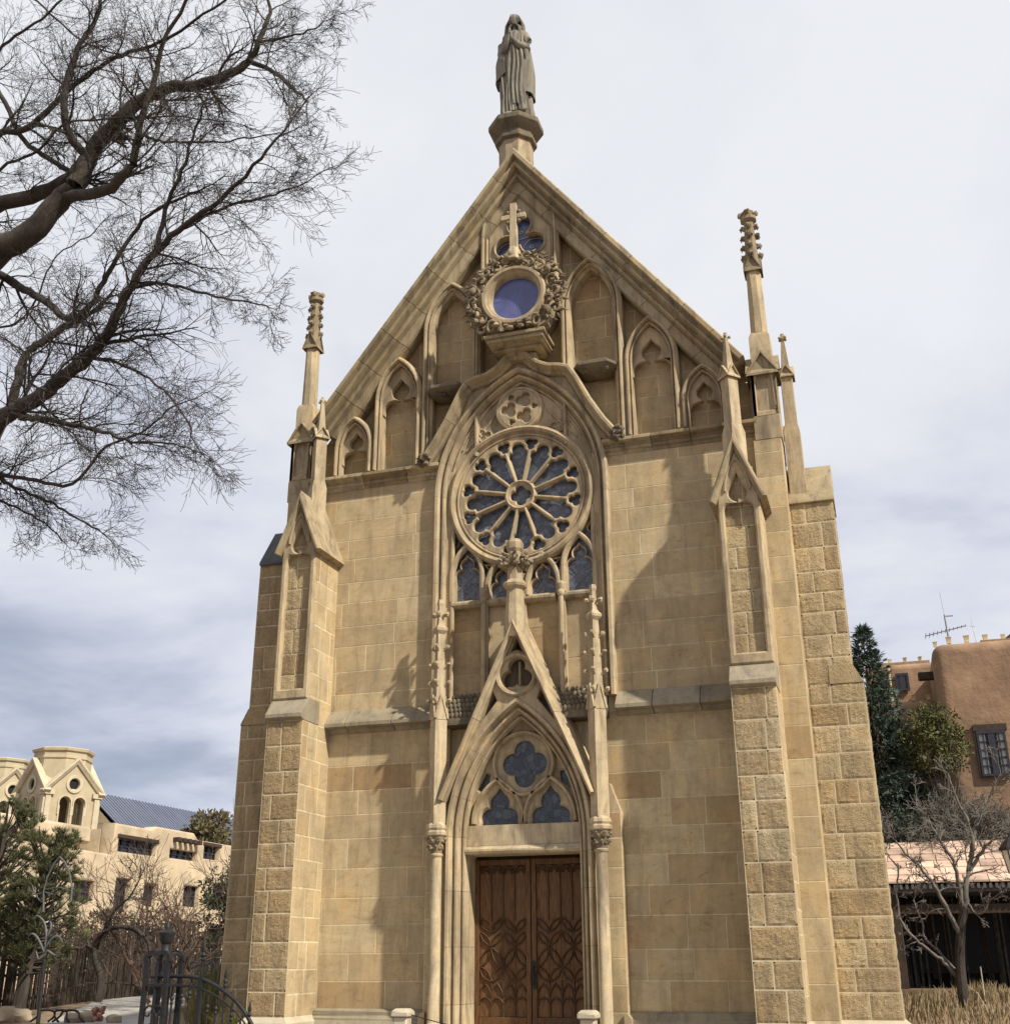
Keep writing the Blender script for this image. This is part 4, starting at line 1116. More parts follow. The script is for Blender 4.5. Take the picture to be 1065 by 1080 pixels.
# ------------------------------------------------------------------ statue on the apex
def statue():
    zb = 18.06; cx, cy = -0.15, 0.35
    root = thing('statue', 'grey stone statue of a robed woman praying with raised face on the gable peak', 'statue', (cx, cy, zb))
    # robe: horizontal sections  (height, half width, half depth, x shift, y shift, fold depth)
    S = [(0.14, .36, .27, .05, 0, .075), (0.22, .37, .28, .04, 0, .075), (0.5, .355, .26, .02, 0, .065), (0.85, .34, .25, .0, 0, .055), (1.2, .335, .245, -.02, 0, .045), (1.5, .32, .23, -.03, .0, .035),
         (1.75, .285, .21, -.03, 0, .025), (1.95, .27, .20, -.02, 0, .015), (2.15, .30, .20, -.01, 0, .012), (2.30, .30, .19, 0, .01, .008), (2.42, .24, .165, 0, .02, .004), (2.49, .13, .11, 0, .02, 0), (2.55, .075, .08, 0, .01, 0), (2.64, .072, .075, 0, -.01, 0)]
    n = 64; rings = []
    for z, w, d, sx, sy, fd in S:
        r = []
        for j in range(n):
            a = 2*PI*j/n
            front = max(0.0, -math.sin(a))
            ph = a*11+2.0*math.sin(z*1.3)+1.3*math.sin(a*3+z)
            k = 1 + fd/w*(math.sin(ph)*(0.6+0.8*front) + 0.5*math.sin(a*5+z*2))
            if z > 2.0: k = 1+fd/w*math.sin(ph)
            r.append((cx+sx+w*k*math.cos(a), cy+sy+d*k*math.sin(a), zb+z))
        rings.append(r)
    b = MB(); b.tint = .6; b.loft(rings)
    # head lifted and turned a little to the left, face with brow, nose, mouth, chin
    hc = Vector((cx-.02, cy-.055, zb+2.775)); fwd = Vector((-.22, -.85, .42)).normalized(); rt = fwd.cross(Vector((0, 0, 1))).normalized(); up = rt.cross(fwd)
    o = len(b.v); nu, nv = 28, 20
    hr = []
    for i in range(nv+1):
        th = PI*i/nv; ring = []
        for j in range(nu):
            ph = 2*PI*j/nu
            l = Vector((math.sin(th)*math.sin(ph), math.sin(th)*math.cos(ph), math.cos(th)))  # right, forward, up
            x, y, z = l.x*.118, l.y*.135, l.z*.175
            if l.z < 0: x *= 1+.38*l.z*(1 if l.y > -.3 else .4); y *= 1+.12*l.z
            f = max(0, l.y)**2
            if l.y > 0.2:
                g = lambda u0, v0, su, sv: math.exp(-((l.x-u0)/su)**2-((l.z-v0)/sv)**2)
                y += .040*g(0, -.14, .13, .22) + .020*g(0, -.28, .16, .10)      # nose
                y -= .022*g(-.36, .08, .17, .10)+.022*g(.36, .08, .17, .10)     # eye sockets
                y += .012*g(-.36, .07, .09, .05)+.012*g(.36, .07, .09, .05)     # lids
                y += .012*g(0, -.52, .20, .06)+.018*g(0, -.80, .22, .12)-.008*g(0, -.58, .22, .03)
                y += .008*g(0, .22, .6, .08)
            ring.append(hc+rt*x+fwd*y+up*z)
        hr.append(ring)
    b.loft(hr)
    body = b.build('body', STATUE, root, smooth=60)
    # veil and hair
    b = MB(); b.tint = .45; vr = []
    for k in range(14):
        t = k/13
        z = zb+2.99-1.05*t; w = .05+.16*min(1, t*3.2)**.6+.10*t; dep = .05+.15*min(1, t*3.2)**.6+.06*t
        ring = []
        m = 22
        for j in range(m+1):                              # open towards the front
            a = rad(-14-14*(1-t))+rad(208+28*(1-t))*j/m
            k2 = 1+.05*math.sin(a*9+t*3)
            ring.append(Vector((cx-.01+w*k2*math.cos(a), cy+.03+dep*k2*math.sin(a), z)))
        ring += [p+Vector((-(p.x-cx)*.16, -(p.y-cy)*.16, -.004)) for p in reversed(ring)]
        vr.append(ring)
    b.loft(vr); b.build('veil', STATUE, root, smooth=60)
    b = MB(); b.tint = .3
    for sg in (-1, 1):
        for k in range(4):
            b.tube([hc+rt*(sg*(.07+.015*k))+up*.12+fwd*(.05-.03*k), hc+rt*(sg*(.115+.012*k))+up*.0+fwd*(.04-.03*k), Vector((cx+sg*(.12+.02*k), cy-.12+.03*k, zb+2.55)), Vector((cx+sg*(.14+.02*k), cy-.13+.03*k, zb+2.38))], [.02, .028, .026, .012], 6)
    b.build('hair', STATUE, root, smooth=60)
    # cloak: over both arms, falling wide on the right, gathered on the left
    b = MB(); b.tint = .55
    def cloth(path, th=.03):
        rings = []
        for pts in path:
            p = [Vector((cx+x, cy+y, zb+z)) for x, y, z in pts]
            rings.append(p+[q+Vector((0, th, -.006)) for q in reversed(p)])
        b.loft(rings)
    for sg, zend, wid in ((-1, 1.18, .50), (1, .42, .46)):
        rows = []
        m = 13
        for k in range(13):
            t = k/12; z = 2.40-(2.40-zend)*t
            row = []
            for j in range(m+1):
                a = rad(100)-rad(150+20*t)*j/m             # from the back round the side to the front
                w = (.30+ (wid-.30)*min(1, t*1.6)); d = .22+.06*t
                ph = math.sin(j*1.9+t*2.2)*.028*(.3+t)
                x = sg*(w+ph)*math.cos(a) if math.cos(a) > 0 else sg*w*math.cos(a)
                row.append((x, (d+ph)*math.sin(a)+.02, z-.10*math.sin(j/m*PI)*t*(1 if sg < 0 else -.6)-.28*t*(j/m)*(1 if sg > 0 else .2)*-1))
            rows.append(row)
        cloth(rows)
    rows = []
    for k in range(10):                                   # hanging apron of drapery down the front right
        t = k/9; z = 1.95-1.62*t
        rows.append([(-.02+.27*j/8+.05*t+.02*math.sin(t*7), -.25-.03*math.sin(j*2.1+t)-.05*t, z-.22*(j/8)*(1-t)+.05*math.sin(j)) for j in range(9)])
    cloth(rows, .025)
    fr_ = random.Random(9)
    for k in range(7):                                    # deep irregular robe folds
        x0 = -.27+.085*k+fr_.uniform(-.03, .03); b.tint = fr_.uniform(.4, .8); q = fr_.uniform(-.05, .05)
        pts = [(x0*.8-.02, -.19, 1.8-fr_.uniform(0, .6)), (x0*.9+q, -.235+.25*x0*x0, 1.15), (x0*1.0+.02-q, -.262+.3*x0*x0, .6), (x0*1.08+.04, -.28+.35*x0*x0, .17)]
        b.tube([Vector((cx+x, cy+y, zb+z)) for x, y, z in pts], [.006, .02+fr_.uniform(0, .012), .03, .028+fr_.uniform(0, .02)], 8)
    b.build('cloak', STATUE, root, smooth=60)
    # sleeves and joined hands
    b = MB(); b.tint = .65
    V = lambda x, y, z: Vector((cx+x, cy+y, zb+z))
    for sg in (-1, 1):
        b.tube([V(sg*.25, .0, 2.36), V(sg*.33, -.04, 2.12), V(sg*.31, -.10, 1.86), V(sg*.18-.02, -.22, 1.92), V(sg*.045-.04, -.265, 2.10)], [.085, .11, .12, .085, .052], 12)
        b.tube([V(sg*.32, -.08, 1.90), V(sg*.30, -.12, 1.70), V(sg*.30, -.12, 1.55)], [.10, .08, .02], 10)
    b.build('sleeve', STATUE, root, smooth=60)
    b = MB(); b.tint = .85
    V = lambda x, y, z: Vector((cx+x-.045, cy+y+.07, zb+z-.19))
    for sg in (-1, 1):
        b.tube([V(sg*.045, -.345, 2.27), V(sg*.026, -.36, 2.36), V(sg*.018, -.362, 2.43)], [.036, .036, .030], 8)
        for f in range(4):
            l = (.125, .15, .14, .11)[f]
            b.tube([V(sg*.016, -.395+.022*f, 2.42), V(sg*.013, -.395+.021*f, 2.42+l*.6), V(sg*.010, -.385+.02*f, 2.42+l)], [.013, .012, .008], 6)
        b.tube([V(sg*.035, -.335, 2.34), V(sg*.03, -.31, 2.41), V(sg*.02, -.30, 2.46)], [.016, .014, .010], 6)
    b.build('hand', STATUE, root, smooth=60)
    b = MB()
    for k in range(22):
        a = R.uniform(0, 2*PI); r = R.uniform(.1, .36); b.tint = R.uniform(.2, .8)
        b.blob((cx+.03+r*math.cos(a), cy+r*.8*math.sin(a), zb+.08+R.uniform(-.04, .05)), .13, .11, .075, k, rough=.3)
    b.lathe(cx+.03, cy, [(.40, zb), (.38, zb+.06), (.30, zb+.12)], 14)
    b.build('rocky_base', STATUE, root, smooth=50)
statue()
for o_ in D.objects:
    if o_.name == 'statue' and o_.type == 'EMPTY': o_.scale = (0.97, 0.97, 1.125)
# ------------------------------------------------------------------ ground
def sst(a, b, x):
    t = max(0.0, min(1.0, (x-a)/(b-a))); return t*t*(3-2*t)
def gz(x, y):
    left = -1.65 + 0.37*sst(8, 22, y)
    right = -1.65 + 0.72*sst(-3, 11, y)
    k = sst(3.5, 7.0, x)
    return left*(1-k)+right*k + 0.03*noise.noise(Vector((x*.4, y*.4, 0)))*sst(2, 8, abs(x)+max(0, y))
EARTH = simple('dry_earth', (0.20, 0.145, 0.095), 0.95, 0.35, 1.6, bstr=0.5, bsc=12, bd=0.03)
PAVE = simple('pale_concrete_path', (0.34, 0.32, 0.295), 0.9, 0.12, 2.0, bstr=0.2, bsc=40)
b = MB()
def axis(lo, hi, fine_lo, fine_hi, fine, coarse):
    v = lo; o = []
    while v < hi: o.append(v); v += fine if fine_lo <= v < fine_hi else coarse
    return o+[hi]
xs = axis(-420, 420, -30, 20, 1.0, 30.0); ys = axis(-80, 600, -22, 30, 1.0, 30.0)
for y in ys:
    for x in xs: b.v.append((x, y, gz(x, y)))
for j in range(len(ys)-1):
    for i in range(len(xs)-1):
        q = j*len(xs)+i; b.face((q, q+1, q+1+len(xs), q+len(xs)))
structure(b.build('ground', EARTH, smooth=60, recalc=False))
def strip(name, cl, mat, dz=0.012, th=0.0):
    b = MB(); m = len(cl); L = []
    for i, (x, y, w) in enumerate(cl):
        x0, y0 = cl[max(0, i-1)][:2]; x1, y1 = cl[min(m-1, i+1)][:2]
        d = Vector((x1-x0, y1-y0, 0)).normalized(); n = Vector((-d.y, d.x, 0))
        L.append([Vector((x, y, 0))+n*w*(k/4-.5) for k in range(5)])
    for i in range(m):
        for p in L[i]: b.v.append((p.x, p.y, gz(p.x, p.y)+dz))
    for i in range(m-1):
        for k in range(4): b.face((i*5+k, i*5+k+1, i*5+k+6, i*5+k+5))
    return structure(b.build(name, mat, recalc=True))
def catmull(P, n=6):
    out_ = []
    for i in range(len(P)-1):
        a = P[max(0, i-1)]; b_ = P[i]; c = P[i+1]; d = P[min(len(P)-1, i+2)]
        for k in range(n):
            t = k/n
            out_.append(tuple(0.5*((2*b_[j])+(-a[j]+c[j])*t+(2*a[j]-5*b_[j]+4*c[j]-d[j])*t*t+(-a[j]+3*b_[j]-3*c[j]+d[j])*t**3) for j in range(len(b_))))
    return out_+[tuple(P[-1])]
strip('path', catmull([(-9, -4, 2.6), (-12.5, 4, 2.8), (-16.2, 11, 3.0), (-19.2, 17, 3.4), (-22.5, 24, 3.6), (-27, 34, 3.6), (-30, 50, 3.6)]), PAVE)
b = MB()
for i in range(9):
    for j in range(5):
        x0, y0 = -5.0+i*1.4, -9.2+j*1.4
        b.rnd(.3, .7); b.box(x0+.01, x0+1.39, y0+.01, y0+1.39, GZ-.15, GZ+.04)
structure(b.build('pavement', PAVE, bevel=.01))

# ------------------------------------------------------------------ adobe building on the right
ADOBE = simple('brown_adobe_plaster', (0.265, 0.17, 0.108), 0.95, 0.3, 0.9, bstr=0.5, bsc=3.0, bd=0.08)
ADOBEL = simple('cream_adobe_plaster', (0.46, 0.37, 0.255), 0.95, 0.25, 0.7, bstr=0.4, bsc=3.0, bd=0.06)
BARKD = simple('dark_bark', (0.045, 0.037, 0.032), 0.9, 0.45, 6.0, bstr=0.6, bsc=20, bd=0.02, stretch=(1, 1, .3))
BARK = simple('grey_brown_bark', (0.052, 0.042, 0.034), 0.9, 0.45, 5.0, bstr=0.7, bsc=18, bd=0.03, stretch=(1, 1, .3))
BARKG = simple('silver_grey_bark', (0.13, 0.118, 0.105), 0.9, 0.4, 6.0)
TWIGR = simple('reddish_twig', (0.10, 0.066, 0.052), 0.9, 0.35, 6.0)
DWOOD = simple('dark_stained_timber', (0.045, 0.030, 0.022), 0.7, 0.3, 6.0)
MULL = simple('blue_black_window_frame', (0.03, 0.03, 0.04), 0.5)
PANE = simple('dark_window_pane', (0.022, 0.024, 0.030), 0.25, 0.2, 2.0, spec=0.35)
CURT = simple('white_curtain', (0.62, 0.62, 0.60), 0.9, 0.12, 10.0)
IRONG = simple('grey_metal', (0.25, 0.26, 0.28), 0.5, 0.2, metal=0.5)
def soft_box(name, x0, x1, y0, y1, z0, z1, mat, parent, r=0.3, mbs=None):
    b = MB(); b.tint = .5; b.box(x0, x1, y0, y1, z0, z1)
    o = b.build(name, mat, parent, smooth=60)
    bv = o.modifiers.new('rounded', 'BEVEL'); bv.width = r; bv.segments = 6; bv.limit_method = 'ANGLE'
    return o
ad = thing('adobe_building', 'brown adobe building with soft rounded corners, roof drain beam and one dark framed window', 'building', (12.0, 21.0, -0.9))
soft_box('wall', 8.30, 20, 20, 34, -1.2, 9.86, ADOBE, ad, .38)
rear = soft_box('wall', 6.05, 9.0, 24, 34, -1.2, 10.18, ADOBE, ad, .22)
soft_box('wall', 5.6, 8.55, 21.6, 25, -1.2, 8.32, ADOBE, ad, .35)
b = MB()
for k in range(10):
    b.rnd(.3, .8); x = 9.9+k*1.0; b.box(x, x+.94, 20.35, 20.75, 9.80, 9.93)
PBR = simple('parapet_brick', (.30, .20, .13), .9)
b.build('parapet_coping', PBR, ad)
b = MB(); b.box(6.2, 8.4, 24.15, 24.5, 10.14, 10.27); b.build('parapet_coping', PBR, ad)
p = at(968, 712, 22.0); q = at(986, 707, 22.0)
b = MB(); b.box(7.80, 8.5, 21.0, 21.24, p.z-.02-.38, p.z+.26-.38); b.build('roof_drain', DWOOD, ad, bevel=.03)
def window(parent, x0, x1, z0, z1, y, rows=5, curtains=True):
    b = MB(); t = .07
    b.box(x0-t, x1+t, y-.05, y+.05, z1, z1+t*1.4); b.box(x0-t, x1+t, y-.05, y+.05, z0-t, z0); b.box(x0-t, x0, y-.05, y+.05, z0, z1); b.box(x1, x1+t, y-.05, y+.05, z0, z1)
    xm = (x0+x1)/2; b.box(xm-.10, xm+.10, y-.04, y+.05, z0, z1)
    for s_ in (-1, 1):
        a, c = sorted((xm+s_*.10, x1 if s_ > 0 else x0))
        m = (a+c)/2; b.box(m-.018, m+.018, y-.03, y+.04, z0, z1)
        for k in range(1, rows):
            z = z0+(z1-z0)*k/rows; b.box(a, c, y-.025, y+.045, z-.018, z+.018)
    f = b.build('window', MULL, parent)
    b = MB(); b.box(x0, x1, y+.05, y+.07, z0, z1); b.build('pane', PANE, f)
    if curtains:
        b = MB(); b.box(x0, x0+.26*(x1-x0), y+.035, y+.045, z0, z1); b.box(x1-.26*(x1-x0), x1, y+.035, y+.045, z0, z1); b.build('curtain', CURT, f)
    return f
wa, wb = at(1031.5, 775, 20), at(1064, 816, 20)
window(ad, wa.x, wb.x, wb.z, wa.z, 19.91)
b = MB(); b.box(wa.x-.14, wb.x+.14, 19.86, 20.02, wa.z+.10, wa.z+.30); b.box(wa.x-.13, wa.x-.08, 19.88, 20.02, wb.z-.1, wa.z+.1); b.build('lintel_beam', DWOOD, ad)
wa, wb = at(946, 714, 24), at(957, 724, 24)
window(ad, wa.x, wb.x, wb.z-.1, wa.z, 23.91, 2, False)
b = MB(); b.tube([(at(936, 700, 24).x, 23.93, 10.1), (at(936, 700, 24).x, 23.93, 8.4)], .05, 8); b.build('downpipe', ADOBEL, ad)
b = MB(); b.extr_y([(10.75, 9.9), (12.8, 9.9), (12.8, 10.9), (11.6, 10.9), (10.75, 10.3)], 22.2, 24.0); b.build('roof_shed', simple('dark_red_tile', (.07, .04, .035), .8), ad)

# paper lantern bags along the parapets
PAPER = simple('buff_paper_bag', (0.60, 0.48, 0.27), 0.9, 0.15, 6.0)
def bag_mesh(parent=None):
    b = MB(); b.tint = .6
    b.loft([[(-.085, -.06, 0), (.085, -.06, 0), (.085, .06, 0), (-.085, .06, 0)], [(-.10, -.075, .24), (.10, -.075, .24), (.10, .075, .24), (-.10, .075, .24)], [(-.12, -.09, .27), (.12, -.09, .27), (.12, .09, .27), (-.12, .09, .27)]])
    return b.build('paper_lantern_bag', PAPER, parent)
bag0 = None
spots = [(936, 24.3, 10.27), (952, 24.3, 10.27), (968, 24.3, 10.27), (986, 20.5, 9.85), (1001, 20.5, 9.93), (1020, 20.5, 9.93), (1040, 20.5, 9.93), (1059, 20.5, 9.93), (955, 21.8, 8.32), (971, 21.8, 8.32)]
for i, (px, y, z) in enumerate(spots):
    o = bag_mesh() if bag0 is None else bag0.copy()
    if bag0 is None: bag0 = o
    else: COL.objects.link(o)
    o.location = (at(px, 680, y).x, y, z); o.rotation_euler.z = R.uniform(-.3, .3)
    k = (1.0 if i in (4, 5, 6) else .8)*.88*R.uniform(.85, 1.1); o.scale = (k, k, k)
    wh = 'on the rear adobe parapet beside the spruce' if i < 3 else ('along the long front adobe parapet' if i < 8 else 'on the low adobe wall under the small window')
    tag(o, 'buff paper lantern bag standing '+wh, 'paper lantern', 'paper lanterns '+wh)
a0 = at(1001, 676, 21.5)
an = thing('roof_antenna', 'grey many-armed television antenna on a mast above the brown adobe roof', 'antenna', (a0.x, 21.5, 9.8))
b = MB(); top = at(996, 650, 21.5)
b.tube([(a0.x, 21.5, 9.8), (top.x, 21.5, top.z+.05)], .032, 6); b.build('mast', IRONG, an)
b = MB(); p1 = at(976, 671, 21.5); p2 = at(1018, 660, 21.5); p3 = at(1005, 651, 21.5)
b.tube([p1, p2], .02, 5); b.tube([top, p3+Vector((0, 0, .05))], .022, 5)
for k in range(11):
    c = p1.lerp(p2, k/10); b.tube([c+Vector((0, -.35+.02*k, 0)), c+Vector((0, .35-.02*k, 0))], .012, 4)
b.tube([top, top+Vector((-.05, 0, .9))], .008, 4); b.build('antenna_arm', IRONG, an)
a1 = at(1030, 676, 21.5); b = MB(); b.tube([(a1.x, 21.5, 9.8), (a1.x-.08, 21.5, 11.05)], [.018, .010], 5); b.lathe(a1.x, 21.5, [(.10, 9.85), (.10, 9.92), (.02, 9.95)], 8); b.tube([(a1.x-.16, 21.5, 10.75), (a1.x+.02, 21.5, 10.72)], .012, 4)
tag(b.build('whip_antenna', simple('pale_metal', (.55, .55, .55), .5)), 'thin pale whip antenna standing alone right of the television antenna', 'antenna')

# ------------------------------------------------------------------ arcade shop below it
sh_ = thing('shop_arcade', 'low arcade with a pale pink tiled pent roof over dark shop windows', 'building', (10, 15.5, -0.9))
TILE = simple('pale_pink_roof_tile', (0.46, 0.335, 0.265), 0.85, 0.35, 1.6, bstr=0.3)  # strong tone spread: stains plus dappled tree shade painted into the tiles
b = MB(); rows = 6
for r in range(rows):
    t0, t1 = r/rows, (r+1)/rows; x = 5.2-(r % 2)*.3
    while x < 17:
        w = R.uniform(.55, .75); b.rnd(.05, 1.0)  # wide tint range per tile carries the painted dapple too
        y0, z0 = 13.9+2.4*t0, 1.84+1.25*t0; y1, z1 = 13.9+2.4*t1, 1.84+1.25*t1
        b.loft([[(x+.01, y0, z0), (x+w-.01, y0, z0), (x+w-.01, y0, z0+.05), (x+.01, y0, z0+.05)], [(x+.01, y1, z1-.03), (x+w-.01, y1, z1-.03), (x+w-.01, y1, z1+.015), (x+.01, y1, z1+.015)]])
        x += w
b.build('pent_roof', TILE, sh_, smooth=None)
b = MB(); b.box(5.0, 17, 13.95, 16.6, 1.60, 1.76)
for k in range(80):
    b.rnd(.2, .8); x = 5.1+k*.15; b.box(x, x+.07, 13.82, 14.0, 1.68, 1.80)
b.build('eave_rafters', simple('grey_rafter_end', (.10, .10, .10), .8), sh_)
b = MB()
b.box(5.0, 17, 14.08, 14.30, 1.05, 1.30); b.build('header_beam', DWOOD, sh_, bevel=.02)
for x in (6.1, 11.2, 15.5): b = MB(); b.box(x-.14, x+.14, 14.05, 14.33, -1.2, 1.6); b.build('post', DWOOD, sh_, bevel=.02)
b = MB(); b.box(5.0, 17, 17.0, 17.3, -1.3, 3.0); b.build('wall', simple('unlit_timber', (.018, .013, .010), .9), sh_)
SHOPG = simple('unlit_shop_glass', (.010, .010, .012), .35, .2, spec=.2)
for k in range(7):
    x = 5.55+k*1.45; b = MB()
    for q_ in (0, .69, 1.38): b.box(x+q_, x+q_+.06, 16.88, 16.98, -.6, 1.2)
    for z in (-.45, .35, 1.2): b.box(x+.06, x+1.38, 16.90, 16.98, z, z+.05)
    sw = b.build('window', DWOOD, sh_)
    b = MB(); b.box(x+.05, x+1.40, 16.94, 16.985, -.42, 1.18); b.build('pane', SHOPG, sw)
b = MB(); b.box(10.2, 10.7, 16.85, 16.88, -.25, .15); b.build('notice', simple('faded_notice', (.12, .10, .07)), sh_)
b = MB(); b.box(5.0, 17, 13.7, 17.2, -1.6, -.80); b.build('kerb_wall', simple('brown_kerb', (.15, .105, .07), .9), sh_, bevel=.03)

# street lantern at the right edge
lx, ly = 8.53, 6.0
ln = thing('lantern_post', 'black lantern with white glass on a slim post at the right edge', 'street lamp', (lx, ly, gz(lx, ly)))
b = MB(); b.lathe(lx, ly, [(.10, gz(lx, ly)-.05), (.10, -.7), (.05, -.6), (.045, 1.45), (.09, 1.5), (.12, 1.56)], 10); b.build('post', IRON, ln)
b = MB(); b.tint = .5; b.lathe(lx, ly, [(.13, 1.56), (.21, 2.0)], 6); b.build('glass', simple('opal_lantern_glass', (.75, .76, .78), .4, .08), ln)
b = MB()
for k in range(6):
    a = k*PI/3; b.tube([(lx+.135*math.cos(a), ly+.135*math.sin(a), 1.55), (lx+.215*math.cos(a), ly+.215*math.sin(a), 2.02)], .013, 5)
b.lathe(lx, ly, [(.27, 2.0), (.26, 2.05), (.17, 2.16), (.10, 2.24), (.05, 2.27), (.04, 2.33), (.01, 2.36)], 6); b.build('cap', IRON, ln, smooth=20)

# ------------------------------------------------------------------ cream hotel on the left
HP = Vector((-34.4, 35.0, 0)); HU = Vector((-0.02, 1.0, 0)).normalized(); HN = Vector((HU.y, -HU.x, 0))
def wall_at(px, py):
    C = Vector((CX, -20, 0)); d = at(px, py, 0)-C
    t = (HP-C).dot(HN)/d.dot(HN); p = C+d*t
    return (p-HP).dot(HU), p.z
HROT = math.atan2(HU.y, HU.x)
hotel = thing('adobe_hotel', 'cream stepped adobe hotel with small dark windows and projecting roof beams', 'building', (HP.x, HP.y, -1.5))
hotel.rotation_euler.z = HROT                     # local x runs along the wall, local -y is outwards
def hlink(o):
    o.parent = hotel; o.location = (0, 0, 1.5); return o
wins_up = [(146, 40, 884, 901), (194, 28, 895, 907), (224, 16, 892, 907)]
wins = [(90, 21, 928, 952), (131, 15, 926, 962), (160, 13, 932, 956), (203, 16, 934, 957), (233, 14, 932, 960), (196, 20, 971, 990), (231, 16, 978, 1000), (128, 18, 985, 1003)]
def rect_at(px, w, y0, y1):
    a, z1 = wall_at(px-w/2, y0); c, _ = wall_at(px+w/2, y0); _, z0 = wall_at(px, y1)
    return min(a, c), max(a, c), z0, z1
rects = [rect_at(*w) for w in wins_up+wins]
top0 = 7.08
ol = [(-16.5, -3), (60, -3), (60, 6.6), (27.5, 6.6), (27.0, 7.0), (24.0, 7.05), (23.4, 6.95)]
tA = wall_at(122, 868)[0]; tB = wall_at(160, 876)[0]; tC = wall_at(166, 873)[0]; tD = wall_at(205, 878)[0]; tE = wall_at(209, 886)[0]
ol = [(-17, -3), (75, -3), (75, wall_at(240, 891)[1]), (tE, wall_at(209, 886)[1]), (tD, wall_at(205, 879)[1]), (tC, wall_at(166, 872)[1]), (tB, wall_at(160, 875)[1]), (tA, wall_at(122, 868)[1]),
      (tA, wall_at(122, 900)[1]-.1), (-17, wall_at(122, 900)[1]+.25)]
wl = plate('wall', [ol]+[[(a, z0), (c, z0), (c, z1), (a, z1)] for a, c, z0, z1 in rects], 0.0, 0.9, ADOBEL, None, .10, seg=2)
hlink(wl)
for a, c, z0, z1 in rects:
    b = MB(); n = max(1, int((c-a)/.7))
    for k in range(n+1): x = a+(c-a)*k/n; b.box(x-.05, x+.05, .30, .38, z0, z1)
    b.box(a, c, .31, .37, (z0+z1)/2-.04, (z0+z1)/2+.04)
    f_ = hlink(b.build('window', MULL))
    b = MB(); b.box(a-.1, c+.1, .39, .45, z0-.1, z1+.1); o = b.build('pane', PANE); o.parent = f_
a, c, z0, z1 = rects[1]
for k in range(5): b = MB(); x = a+(c-a)*(k+.5)/5; b.box(x-.14, x+.14, -.45, .3, z1+.40, z1+.66); hlink(b.build('roof_beam', DWOOD, bevel=.03))
for a, c, z0, z1 in (rects[0], rects[2]): b = MB(); b.box(a-.2, c+.2, -.06, .3, z1, z1+.22); hlink(b.build('lintel_beam', DWOOD, bevel=.03))
zl = wall_at(122, 900)[1]; zt_ = wall_at(122, 868)[1]
b = MB(); b.tint = .5; b.box(tA, 75, .9, 14, -3, zt_-.3); b.box(-17, tA, .9, 3.2, -3, zl-.2); b.box(-17, tA, 3.2, 14, -3, zl+1.3)
hlink(b.build('upper_wall', ADOBEL))
b = MB(); b.tint = .5; b.box(-17, tA-.6, 1.0, 14, zl+.42, zl+1.32); o = hlink(b.build('porch_parapet', ADOBEL, bevel=.15))
b = MB(); b.box(-16, tA-.8, 3.1, 3.2, zl-.2, zl+.45); hlink(b.build('porch_shade_panel', VOID))  # near-black sheet painted in for the shade inside the porch
for x in (-11, -7.5, -3.6): b = MB(); b.box(x-.2, x+.2, 1.2, 1.6, zl-.3, zl+.45); hlink(b.build('porch_post', ADOBEL))
b = MB(); b.tube([(-6.4, 1.1, zl+.9), (-6.4, .3, zl+.87)], .22, 8); hlink(b.build('roof_drain', DWOOD))

